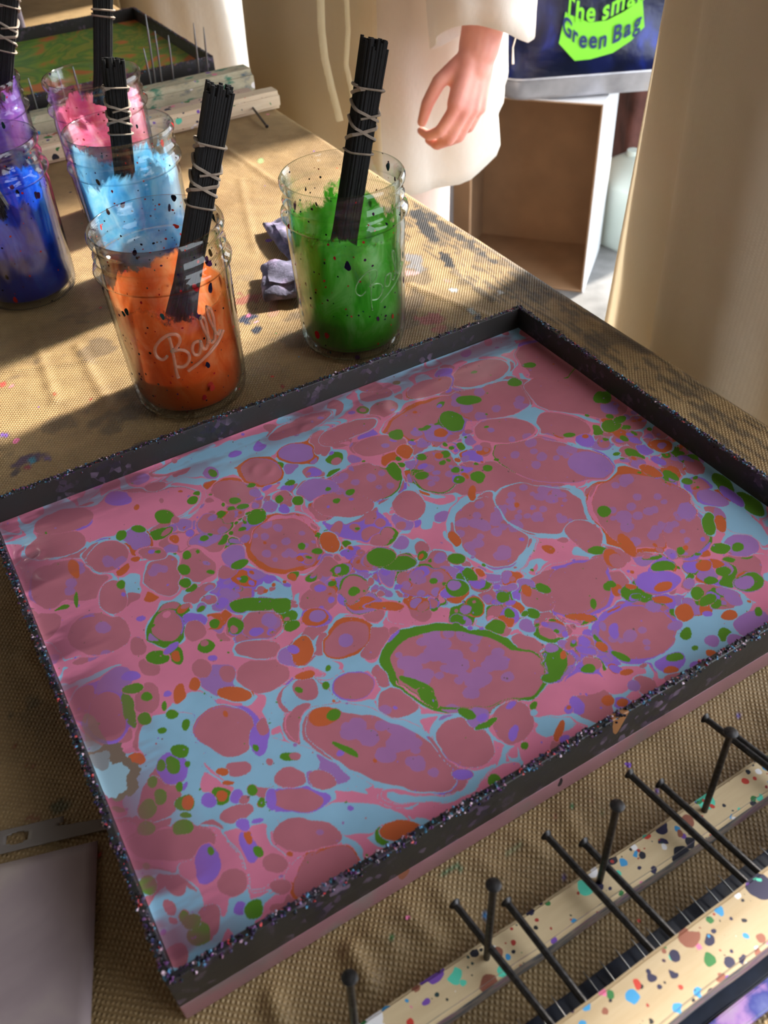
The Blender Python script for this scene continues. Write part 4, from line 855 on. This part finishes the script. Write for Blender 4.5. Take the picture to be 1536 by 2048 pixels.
panel((-.02, -bd / 2 + .04, bh + .0045), (.26, .0015, .002), 'tape_edge', simple('tape_edge_grey', srgb(120, 120, 122), .6))  # thin grey strip across the box top
# metal pan on the box
def pan_mat():
    t = NT('galvanised_steel'); z = t.noise(12, 5); t.base(t.ramp(z.outputs[0], [(.3, srgb(150, 150, 156)), (.55, srgb(190, 190, 196)), (.75, srgb(206, 196, 180))])); t.b.inputs['Metallic'].default_value = .7; t.rough(.42); return t.m
pw, pdp, ph = .58, .36, .045
def rrect(w, d, r, n=8):
    out = []
    for cx, cy, a0 in ((w / 2 - r, d / 2 - r, 0), (-w / 2 + r, d / 2 - r, 90), (-w / 2 + r, -d / 2 + r, 180), (w / 2 - r, -d / 2 + r, 270)):
        for k in range(n + 1):
            a = math.radians(a0 + 90 * k / n); out.append((cx + r * math.cos(a), cy + r * math.sin(a)))
    return out
pan = MB(); rings = []
for w, r, z in ((-.06, .03, .0), (-.016, .045, .002), (0, .05, .012), (0.006, .052, ph - .004), (.014, .055, ph), (.012, .055, ph + .003), (.004, .05, ph), (-.004, .048, .014), (-.02, .045, .005), (-.06, .03, .003)):
    rings.append([(x, y, z) for x, y in rrect(pw + w, pdp + w, r)])
n = len(rings[0]); v = [p for r in rings for p in r]; f = []
for i in range(len(rings) - 1):
    for k in range(n): f.append((i * n + k, i * n + (k + 1) % n, (i + 1) * n + (k + 1) % n, (i + 1) * n + k))
f.append(tuple(range(n))[::-1]); f.append(tuple((len(rings) - 1) * n + k for k in range(n))); pan.add(v, f)
PX, PY, PZ, PR = .585, 2.13, FZ + bh + .0075, math.radians(2)
po = pan.build('metal_pan', pan_mat()); po.location = (PX, PY, PZ); po.rotation_euler = (0, 0, PR); tag(po, 'shallow galvanised metal pan with rounded corners on top of the white box', 'pan')
# crate under the right half of the pan (carries it), with a reddish bundle in front
redm = simple('dark_red_fabric', srgb(92, 56, 50), .85, 0, 16, .5, (.8, .01))
crt = MB().box((0, 0, .215), (.22, .26, .43), bev=.02).build('dark_red_crate', redm); crt.location = (.80, 2.46, FZ); tag(crt, 'dark reddish-brown wrapped stack under the right end of the metal pan', 'stack')
# blue shopping bag
bagm = NT('navy_bag'); z = bagm.noise(9, 3, .5, None, .5); bagm.base(bagm.ramp(z.outputs[0], [(.42, srgb(12, 18, 48)), (.6, srgb(18, 28, 80)), (.75, srgb(36, 60, 180))])); bagm.rough(.35); bagm.l(bagm.bump(bagm.noise(10, 4).outputs[0], .5, .02), bagm.b.inputs['Normal'])
BX, BY, BZ = .58, 2.12, PZ + .006
bag = empty('shopping_bag', (BX, BY, BZ), math.radians(2)); tag(bag, 'dark blue shopping bag with lime green print standing in the metal pan', 'bag')
def bagpt(u, v):
    a = 2 * math.pi * u; c, s = math.cos(a), math.sin(a); w, d = .255, .12
    m = (abs(c) ** 5 + abs(s) ** 5) ** (-1 / 5); z = v * .36
    p = Vector((w * c * m, d * s * m * (1 - .35 * v), z)); p.y += .012 * math.sin(u * 31 + v * 4) * v + .006 * math.sin(z * 40 + u * 20); p.x += .008 * math.sin(z * 25 + u * 9)
    return p
sheet('bag_body', bagpt, 72, 26, bagm.m, .001, bag, True)
MB().box((0, 0, .003), (.48, .21, .004)).build('bag_bottom', bagm.m, bag)
for s in (-1, 1):
    MB().tube([(-.1, s * .078, .35), (-.09, s * .08, .45), (0, s * .085, .50), (.09, s * .08, .45), (.1, s * .078, .35)], .008, 8, flat=.3).build('handle', bagm.m, bag)
lime = simple('lime_print', srgb(122, 214, 36), .5, 0, 20, .08); navyp = simple('navy_print', srgb(20, 40, 100), .5)
def bagy(x, z): return -.12 * (1 - .35 * z / .36) - .0135 + 0 * x
def bagproj(px, py):     # where a ray through the photo meets the bag's front panel plane
    p = und(px, py, BY - .125); return p
prn = MB(); poly = [(1132, 25), (1140, 30), (1180, 46), (1215, 42), (1250, 25), (1288, 0), (1290, 55), (1262, 82), (1225, 105), (1180, 117), (1148, 120), (1117, 86)]
# lime book shape, in bag coordinates
def bl(px, py, off=0.0):
    p = Vector(bagproj(px, py)) - Vector((BX, BY, BZ)); p = Matrix.Rotation(-math.radians(2), 3, 'Z') @ p; return Vector((p.x, bagy(p.x, p.z) - off, p.z))
vv = [bl(*p) for p in poly]; n = len(vv); back = [q + Vector((0, .0012, 0)) for q in vv]
prn.add(vv + back, [tuple(range(n)), tuple(range(2 * n - 1, n - 1, -1))] + [(i, n + i, n + (i + 1) % n, (i + 1) % n) for i in range(n)]); prn_o = prn.build('printed_panel', lime, bag, False)
def text_on(txt, path, size, mat, name, off):
    """each character a flat glyph following a line of the print"""
    P = [bl(*p, off) for p in path]; seg = [(P[i + 1] - P[i]).length for i in range(len(P) - 1)]; tot = sum(seg); mb = MB(); 
    cu = bpy.data.curves.new('t', 'FONT'); cu.size = size; cu.extrude = .0004; cu.offset = size * .022
    widths = []; meshes = []
    for ch in txt:
        cu.body = ch if ch != ' ' else 'n'; to = bpy.data.objects.new('t', cu); COL.objects.link(to); dg = bpy.context.evaluated_depsgraph_get(); dg.update()
        me = bpy.data.meshes.new_from_object(to.evaluated_get(dg)); xs = [v.co.x for v in me.vertices]; x0, x1 = min(xs), max(xs)
        meshes.append((ch, [(v.co.x - x0, v.co.y, v.co.z) for v in me.vertices], [tuple(p.vertices) for p in me.polygons])); widths.append((x1 - x0) + size * .1 if ch != ' ' else size * .25)
        bpy.data.objects.remove(to)
    sc = tot / sum(widths); s = 0
    for (ch, vs, fs), w in zip(meshes, widths):
        if ch != ' ':
            mid = (s + w / 2) * sc; k = 0; acc = 0
            while k < len(seg) - 1 and acc + seg[k] < mid: acc += seg[k]; k += 1
            d = (P[k + 1] - P[k]).normalized(); base = P[k] + d * (s * sc - acc); upv = Vector((0, .0, 1)); nn = d.cross(upv)
            mb.add([base + d * (x * min(sc, 1.0) * .96) + upv * y + nn * z for x, y, z in vs], fs)
        s += w * sc / sc
    mb.build(name, mat, prn_o, False)
text_on('Green Bag', [(1124, 62), (1158, 93), (1200, 95), (1240, 80), (1286, 54)], .046, navyp, 'printed_words', .0016)
text_on('The small', [(1130, 22), (1150, 42), (1200, 44), (1240, 24), (1296, -2)], .052, lime, 'printed_words', .0016)

# white plastic jug on the floor
jm = NT('milky_plastic'); jm.base(srgb(206, 216, 208)); jm.rough(.4); jm.b.inputs['Subsurface Weight'].default_value = .3; jm.b.inputs['Subsurface Radius'].default_value = (.05, .05, .05); z = jm.noise(5, 2); jm.base(jm.ramp(z.outputs[0], [(.3, srgb(190, 204, 194)), (.7, srgb(216, 224, 218))])); jm = jm.m
jo = empty('plastic_jug', (.672, 2.2, FZ), math.radians(35)); tag(jo, 'milky white plastic jug on the floor right of the cardboard box', 'jug')
def jugpt(u, v):
    a = 2 * math.pi * u; c, s = math.cos(a), math.sin(a); m = (abs(c) ** 6 + abs(s) ** 6) ** (-1 / 6); z = v * .215
    t = 1 if v < .72 else max(.16, 1 - ((v - .72) / .28) ** 1.2 * .84); return Vector((.075 * c * m * t, .11 * s * m * t, z))
sheet('jug_body', jugpt, 56, 30, jm, .002, jo, True)
MB().lathe([(.0001, .226), (.015, .226), (.016, .223), (.016, .212), (.012, .21)], 24).build('cap', jm, jo)
MB().box((0, 0, .002), (.14, .2, .003)).build('jug_base', jm, jo)
# perforated white basket, mostly hidden by the box
bkm = simple('grey_white_plastic', srgb(186, 188, 198), .5); bk = empty('perforated_basket', (.165, 2.30, FZ + .0), math.radians(-8)); tag(bk, 'white perforated plastic basket on the floor left of the cardboard box', 'basket')
bm = bmesh.new()
def perf(W_, H_, nx, ny, rr):
    """plate with round holes: ring of 8 around each hole in a square cell"""
    v = []; f = []; cw, chh = W_ / nx, H_ / ny
    for j in range(ny):
        for i in range(nx):
            x0, y0 = -W_ / 2 + i * cw, j * chh; cx, cy = x0 + cw / 2, y0 + chh / 2; b0 = len(v)
            for k in range(8):
                a = math.radians(45 * k); sx = math.cos(a); sy = math.sin(a); m = max(abs(sx), abs(sy)); v.append((cx + sx / m * cw / 2, cy + sy / m * chh / 2))
            for k in range(8):
                a = math.radians(45 * k); v.append((cx + rr * math.cos(a), cy + rr * math.sin(a)))
            for k in range(8): f.append((b0 + k, b0 + (k + 1) % 8, b0 + 8 + (k + 1) % 8, b0 + 8 + k))
    return v, f
v, f = perf(.22, .19, 11, 9, .0045)
for (dx, dy, rz) in ((0, -.09, 0), (0, .09, 0), (-.11, 0, 90), (.11, 0, 90)):
    R_m = Matrix.Rotation(math.radians(rz), 3, 'Z'); wf = 1 if rz == 0 else .18 / .22
    o = mk('side_panel', [R_m @ Vector((p[0] * wf, 0, p[1] + .01)) + Vector((dx, dy, 0)) for p in v], f, bkm, bk, False); md = o.modifiers.new('t', 'SOLIDIFY'); md.thickness = .003; evaluated(o)
MB().box((0, 0, .006), (.22, .18, .008), bev=.002).build('base_panel', bkm, bk)
MB().box((0, -.09, .205), (.228, .010, .014), bev=.002).build('rim', bkm, bk)

# ------------------------------------------------------------------ people
def capsule(mb, p0, p1, r0, r1, seg=16, sx=1.0):
    p0, p1 = Vector(p0), Vector(p1); d = p1 - p0; L = max(d.length, 1e-5); q = d.to_track_quat('Z', 'Y').to_matrix(); v = []; f = []
    prof = [(r0 * math.cos(a), -r0 * math.sin(-a) if False else r0 * math.sin(a)) for a in [math.radians(x) for x in (-80, -60, -40, -20, 0)]] + [(r1 * math.cos(a), L + r1 * math.sin(a)) for a in [math.radians(x) for x in (0, 20, 40, 60, 80)]]
    for r, z in prof:
        for k in range(seg):
            a = 2 * math.pi * k / seg; v.append(p0 + q @ Vector((r * math.cos(a) * sx, r * math.sin(a), z)))
    for i in range(len(prof) - 1):
        for k in range(seg): f.append((i * seg + k, i * seg + (k + 1) % seg, (i + 1) * seg + (k + 1) % seg, (i + 1) * seg + k))
    f.append(tuple(range(seg))[::-1]); f.append(tuple((len(prof) - 1) * seg + k for k in range(seg))); mb.add(v, f)
def ellip(mb, c, r, rot=None, seg=20):
    v = []; f = []; c = Vector(c); n = 12
    for i in range(1, n):
        for k in range(seg):
            a = math.pi * i / n; b = 2 * math.pi * k / seg; p = Vector((r[0] * math.sin(a) * math.cos(b), r[1] * math.sin(a) * math.sin(b), r[2] * math.cos(a))); v.append(c + ((rot @ p) if rot else p))
    for i in range(n - 2):
        for k in range(seg): f.append((i * seg + k, i * seg + (k + 1) % seg, (i + 1) * seg + (k + 1) % seg, (i + 1) * seg + k)[::-1])
    f.append(tuple(range(seg))); f.append(tuple((n - 2) * seg + k for k in range(seg))[::-1]); mb.add(v, f)
def finger(mb, base, dirs, lens, radii):
    p = Vector(base)
    for i, (d, L) in enumerate(zip(dirs, lens)):
        q = p + Vector(d).normalized() * L; capsule(mb, p, q, radii[i], radii[i + 1], 12); p = q
def body(o, k, arm_l, arm_r, vox, hand_detail=False, turn=0.0):
    """k: body scale (1 = 1.70 m); local frame: facing -Y, +X is the person's left"""
    mb = MB(); S_ = lambda x, y, z: Vector((x * k, y * k, z * k))
    ellip(mb, S_(0, 0, .93), (.165 * k, .12 * k, .14 * k)); ellip(mb, S_(0, .0, 1.10), (.135 * k, .10 * k, .17 * k)); ellip(mb, S_(0, .005, 1.28), (.16 * k, .115 * k, .18 * k)); ellip(mb, S_(0, .01, 1.39), (.17 * k, .08 * k, .07 * k))
    capsule(mb, S_(0, .01, 1.40), S_(0, -.01, 1.50), .058 * k, .052 * k)
    ellip(mb, S_(0, -.015, 1.60), (.075 * k, .095 * k, .112 * k)); ellip(mb, S_(0, -.045, 1.545), (.05 * k, .055 * k, .05 * k))
    ellip(mb, S_(0, -.112, 1.585), (.011 * k, .016 * k, .020 * k))                                   # nose
    for s in (-1, 1):
        ellip(mb, S_(s * .076, 0, 1.59), (.010 * k, .018 * k, .030 * k)); ellip(mb, S_(s * .03, -.088, 1.612), (.016 * k, .012 * k, .008 * k))
        capsule(mb, S_(s * .075, 0, .90), S_(s * .080, -.01, .50), .072 * k, .050 * k); capsule(mb, S_(s * .080, -.01, .50), S_(s * .10, .02, .10), .050 * k, .036 * k)
        capsule(mb, S_(s * .10, .03, .045), S_(s * .11, -.13, .035), .036 * k, .030 * k)
    ellip(mb, S_(0, -.098, 1.540), (.024 * k, .010 * k, .008 * k))                                    # lips
    hand = None
    for arm, s in ((arm_l, 1), (arm_r, -1)):
        sh, el, wr = [Vector(p) for p in arm]
        capsule(mb, sh, el, .048 * k, .040 * k); capsule(mb, el, wr, .040 * k, .0265 * k, 16); hd = (wr - el).normalized()
        if s == 1 and hand_detail: hand = (el, wr, hd)
        else:
            X = Vector((-s * .25, -.95, 0)); X = (X - hd * X.dot(hd)).normalized(); N = hd.cross(X)
            hand_geo(mb, wr, hd, X, N * s, k)
    if hand: 
        el, wr, hd = hand; X = Vector(hand_detail[0]); X = (X - hd * X.dot(hd)).normalized(); N = X.cross(hd).normalized()
        if N.dot(Vector(hand_detail[1])) < 0: N = -N
        hand_geo(mb, wr, hd, X, N, k * .9)
    b = mb.build('body', M_skin, o, autosm=False)
    md = b.modifiers.new('r', 'REMESH'); md.mode = 'VOXEL'; md.voxel_size = vox; md2 = b.modifiers.new('s', 'SMOOTH'); md2.factor = .5; md2.iterations = 4
    evaluated(b); b.data.polygons.foreach_set('use_smooth', [True] * len(b.data.polygons))
    if not b.data.materials: b.data.materials.append(M_skin)
    return b
def hand_geo(mb, wr, D, X, N, k=1.0):
    """D: down the hand, X: towards the thumb side, N: out of the back of the hand"""
    P = lambda d, x, n: wr + (D * d + X * x + N * n) * k; V = lambda d, x, n: D * d + X * x + N * n
    capsule(mb, P(-.01, 0, 0), P(.02, 0, 0), .0235 * k, .024 * k)
    for x, r in ((.024, .0135), (.008, .0145), (-.008, .0140), (-.023, .0125)):
        capsule(mb, P(.012, x * .6, 0), P(.080 - abs(x - .008) * .25, x, .002), .017 * k, r * k)
    base = [(.083, .026, .003), (.087, .0085, .004), (.083, -.009, .003), (.076, -.025, .001)]
    ln = [(.038, .023, .018), (.042, .026, .019), (.039, .024, .018), (.031, .018, .016)]
    rd = [(.0092, .0086, .0078, .0066), (.0094, .0088, .0080, .0068), (.0090, .0084, .0076, .0064), (.0080, .0074, .0068, .0058)]
    for i in range(4):
        c = (.42, .30, .30, .40)[i]; sp = (.06, .0, -.05, -.12)[i]
        finger(mb, P(*base[i]), [V(1, sp, -c - .15), V(.45, sp * .5 + .05, -1.0), V(-.25, .10, -1.0)], [l * k for l in ln[i]], [r * k for r in rd[i]])
    finger(mb, P(.022, .020, -.008), [V(.72, .55, -.35), V(.96, .12, -.35), V(.95, -.12, -.30)], [.040 * k, .034 * k, .027 * k], [.0145 * k, .0110 * k, .0098 * k, .0076 * k])

def person(name_lab, loc, face, k, arm_l, arm_r, vox, hd=None):
    rz = math.atan2(face[1], face[0]) + math.pi / 2
    o = empty('person', (loc[0], loc[1], FZ), rz); tag(o, name_lab, 'person')
    body(o, k, arm_l, arm_r, vox, hd)
    h = MB(); ellip(h, (0, .012 * k, 1.625 * k), (.086 * k, .098 * k, .108 * k)); ellip(h, (0, .06 * k, 1.53 * k), (.07 * k, .045 * k, .10 * k)); hb = h.build('hair', M_hair, o)
    for s in (-1, 1):
        ey = MB(); ellip(ey, (s * .031 * k, -.0985 * k, 1.611 * k), (.009 * k, .006 * k, .0045 * k)); ey.build('eye', M_shoe, o)
        bw_ = MB(); bw_.tube([(s * .016 * k, -.1025 * k, 1.632 * k), (s * .032 * k, -.0985 * k, 1.637 * k), (s * .048 * k, -.087 * k, 1.632 * k)], .003 * k, 6); bw_.build('eyebrow', M_hair, o)
        sh = MB(); capsule(sh, (s * .10 * k, .035 * k, .043 * k), (s * .112 * k, -.14 * k, .036 * k), .042 * k, .036 * k, 16); ob = sh.build('shoe', M_shoe, o)
        for vt in ob.data.vertices: vt.co.z = max(vt.co.z, .001)
    return o
def garment(o, name, mat, rings, a0=0, a1=360, nu=72, nv=40, ripple=(.006, 9, 0), hem=None, thick=.0022, zc=None, phase=0.0, lab=None):
    """cloth loft: rings = [(z, cx, cy, rx, ry)], angles measured from the person's front (-Y) towards the left (+X)"""
    rings = sorted(rings, key=lambda r: -r[0]); closed = (a1 - a0) >= 360
    def pt(u, v):
        a = math.radians(a0 + (a1 - a0) * u); zt, zb = rings[0][0], rings[-1][0]
        if hem: zb = zb + hem(math.degrees(a))
        z = zt + (zb - zt) * v
        for r0, r1_ in zip(rings, rings[1:]):
            if r1_[0] <= z <= r0[0] or r1_ is rings[-1]:
                t = min(max((r0[0] - z) / (r0[0] - r1_[0]), 0), 1.2); q = [r0[i] + (r1_[i] - r0[i]) * t for i in range(5)]; break
        w = 1 + ripple[0] * math.sin(a * ripple[1] + phase + z * ripple[2]) / max(q[3], .01) * (.25 + v) + ripple[0] * .5 * math.sin(a * ripple[1] * 2.3 + 1 + z * 7) / max(q[3], .01) * v
        return Vector((q[1] + q[3] * w * math.sin(a), q[2] - q[4] * w * math.cos(a), z))
    g = sheet(name, pt, nu, nv, mat, thick, o, closed)
    if lab: g['label'] = lab
    return g
def sleeve(o, mat, p0, p1, r0, r1, hemang=None, name='sleeve'):
    p0, p1 = Vector(p0), Vector(p1); d = (p1 - p0); q = d.to_track_quat('Z', 'Y').to_matrix()
    def pt(u, v):
        a = 2 * math.pi * u; r = r0 + (r1 - r0) * v; w = 1 + .05 * math.sin(5 * a + 2 * v) * v + .03 * math.sin(9 * a + 8 * v)
        e = 0 if not hemang else .012 * math.sin(a * 2 + .6) * v
        return p0 + d * v + q @ Vector((r * math.cos(a) * w, r * math.sin(a) * w, e))
    return sheet(name, pt, 48, 24, mat, .0018, o, True)
def trousers(o, k, mat, r=.1, sp=.085):
    for s in (-1, 1):
        mb = MB(); N = 14; pts = [Vector((s * (sp + .015 * i / N) * k, (-.01 + .03 * max(0, i / N - .5)) * k, (.95 - .87 * i / N) * k)) for i in range(N + 1)]
        mb.tube(pts, [(r - .03 * i / N) * k for i in range(N + 1)], 20, up=(1, 0, 0)); mb.build('trouser_leg', mat, o)

# person 1: behind the table, left arm hanging in front of a white smock
k1 = .93
def w2l(loc, face, p):
    rz = math.atan2(face[1], face[0]) + math.pi / 2; return Matrix.Rotation(-rz, 3, 'Z') @ (Vector(p) - Vector((loc[0], loc[1], FZ)))
L1_, f1_ = (.03, 1.41), (-.75, -.66)
wr = w2l(L1_, f1_, (.149, 1.165, .020)); el = w2l(L1_, f1_, (.215, 1.25, .27)); shl = Vector((.175 * k1, 0, 1.37 * k1))
toL = lambda v: Matrix.Rotation(-(math.atan2(f1_[1], f1_[0]) + math.pi / 2), 3, 'Z') @ Vector(v)
p1 = person('person behind the table in beige apron and white smock, one hand hanging down', L1_, f1_, k1, (shl, el, wr), (Vector((-.175 * k1, 0, 1.37 * k1)), Vector((-.23 * k1, -.02, 1.08 * k1)), Vector((-.16 * k1, -.20, 1.03 * k1))), .0026,
            (toL((-.80, -.6, -.05)), toL((.62, -.75, .1))))
trousers(p1, k1, M_white, .084, .066)
garment(p1, 'smock', M_white, [(1.475 * k1, 0, 0, .062, .06), (1.445 * k1, 0, 0, .10, .075), (1.42 * k1, 0, 0, .165, .09), (1.36 * k1, 0, 0, .19, .115), (1.2 * k1, 0, 0, .175, .125), (.95 * k1, .0, 0, .195, .145), (.575, .0, 0, .215, .165)], ripple=(.008, 7, 5), hem=lambda a: .10 * (lambda t: t * t * (3 - 2 * t))(min(max((85 - abs(a - 150)) / 80, 0), 1)), lab='white cotton smock with a curved hem')
ap1 = garment(p1, 'apron', M_apron, [(1.25 * k1, -.01, 0, .185, .15), (.95 * k1, .0, 0, .20, .168), (.72, .0, 0, .205, .178), (.30, .0, 0, .215, .185)], a0=-84, a1=44, ripple=(.006, 5, 3), lab='beige cloth apron')
sl = sleeve(p1, M_white, shl + (el - shl) * .1, el + (wr - el) * .94, .085, .060, True); sl['label'] = 'wide white sleeve with a frayed hem'
sleeve(p1, M_white, (-.175 * k1, 0, 1.34 * k1), (-.22 * k1, -.02, 1.06 * k1), .075, .07)
def wl(px, py, Y): return w2l(L1_, f1_, und(px, py, Y))
MB().tube([wl(1030, 40, 1.19), wl(1033, 70, 1.19), wl(1026, 95, 1.19), wl(1026, 128, 1.19)], [.0011, .0009, .0009, .0016], 6).build('loose_thread', M_white, sl)
MB().tube([wl(986, 45, 1.19), wl(984, 60, 1.19), wl(976, 68, 1.19), wl(971, 62, 1.19)], .0011, 6).build('loose_thread', M_white, sl)
tie = cloth_mat('cream_tape', srgb(226, 214, 176), srgb(236, 226, 196), 900, .3)
for P_, wd in (([(640, -60), (641, 0), (643, 60), (650, 120), (664, 180), (680, 242)], .0050), ([(692, -60), (693, 0), (696, 60), (692, 130), (703, 180), (710, 235)], .0034)):
    Y0 = 1.205; MB().tube([wl(x, y, Y0) for x, y in P_], wd, 8, flat=.28, up=toL((0, 1, 0))).build('apron_tie', tie, ap1)

# person 2: at the right side of the table
L2_, f2_ = (.386, .632), (-.87, -.49); k2 = .92
K2 = k2
p2 = person('person at the right side of the table in a long grey-beige apron', L2_, f2_, k2, (Vector((.16, 0, 1.27)), Vector((.185, .02, 1.02)), Vector((.13, -.18, 1.06))), (Vector((-.16, 0, 1.27)), Vector((-.185, .02, 1.02)), Vector((-.13, -.18, 1.06))), .006)
trousers(p2, k2, M_tan, .084, .07); k2 = 1.0
garment(p2, 'apron', M_apron2, [(1.30, 0, 0, .16, .150), (1.0, 0, 0, .175, .165), (.80, 0, 0, .178, .168), (.28, 0, 0, .185, .175)], a0=-104, a1=92, ripple=(.015, 7, 2.5), nu=96, nv=50, lab='long grey-beige apron')
garment(p2, 'shirt', M_white, [(1.475 * .92, 0, 0, .060, .06), (1.45 * .92, 0, 0, .095, .075), (1.42 * .92, 0, 0, .16, .09), (1.34 * .92, 0, 0, .175, .115), (1.0, 0, 0, .155, .125), (.86, 0, 0, .16, .13)], ripple=(.004, 7, 3), nv=24)
for s in (-1, 1): sleeve(p2, M_white, (s * .16, 0, 1.26), (s * .183, .018, 1.04), .062, .058)
# person 3: further along the same edge, seen only as an apron edge and a white sleeve
L3_, f3_ = (-.335, 1.89), (-.87, -.49)
e3 = w2l(L3_, f3_, (-.21, 1.69, .32)); w3 = w2l(L3_, f3_, (-.36, 1.62, .30))
p3 = person('person at the far end of the table in a tan apron over a white smock', L3_, f3_, k2, (Vector((.18, 0, 1.37)), e3, w3), (Vector((-.18, 0, 1.37)), Vector((-.23, -.02, 1.10)), Vector((-.17, -.20, 1.12))), .006)
trousers(p3, k2, M_navy)
sleeve(p3, M_white, (.17, 0, 1.37), Vector((.17, 0, 1.37)) + (e3 - Vector((.18, 0, 1.37))) * 1.02, .07, .062); sleeve(p3, M_white, (-.17, 0, 1.37), (-.228, -.02, 1.12), .07, .062)
garment(p3, 'apron', M_apron, [(1.30, 0, 0, .17, .145), (1.0, 0, 0, .19, .160), (.80, 0, 0, .195, .17), (.28, 0, 0, .205, .19)], a0=-90, a1=38, ripple=(.008, 6, 2.5), lab='tan cloth apron')
garment(p3, 'smock', M_white, [(1.475, 0, 0, .064, .06), (1.45, 0, 0, .10, .075), (1.42, 0, 0, .175, .09), (1.36, 0, 0, .20, .12), (1.0, 0, 0, .185, .13), (.53, 0, 0, .20, .15)], ripple=(.006, 7, 3), lab='white cotton smock')
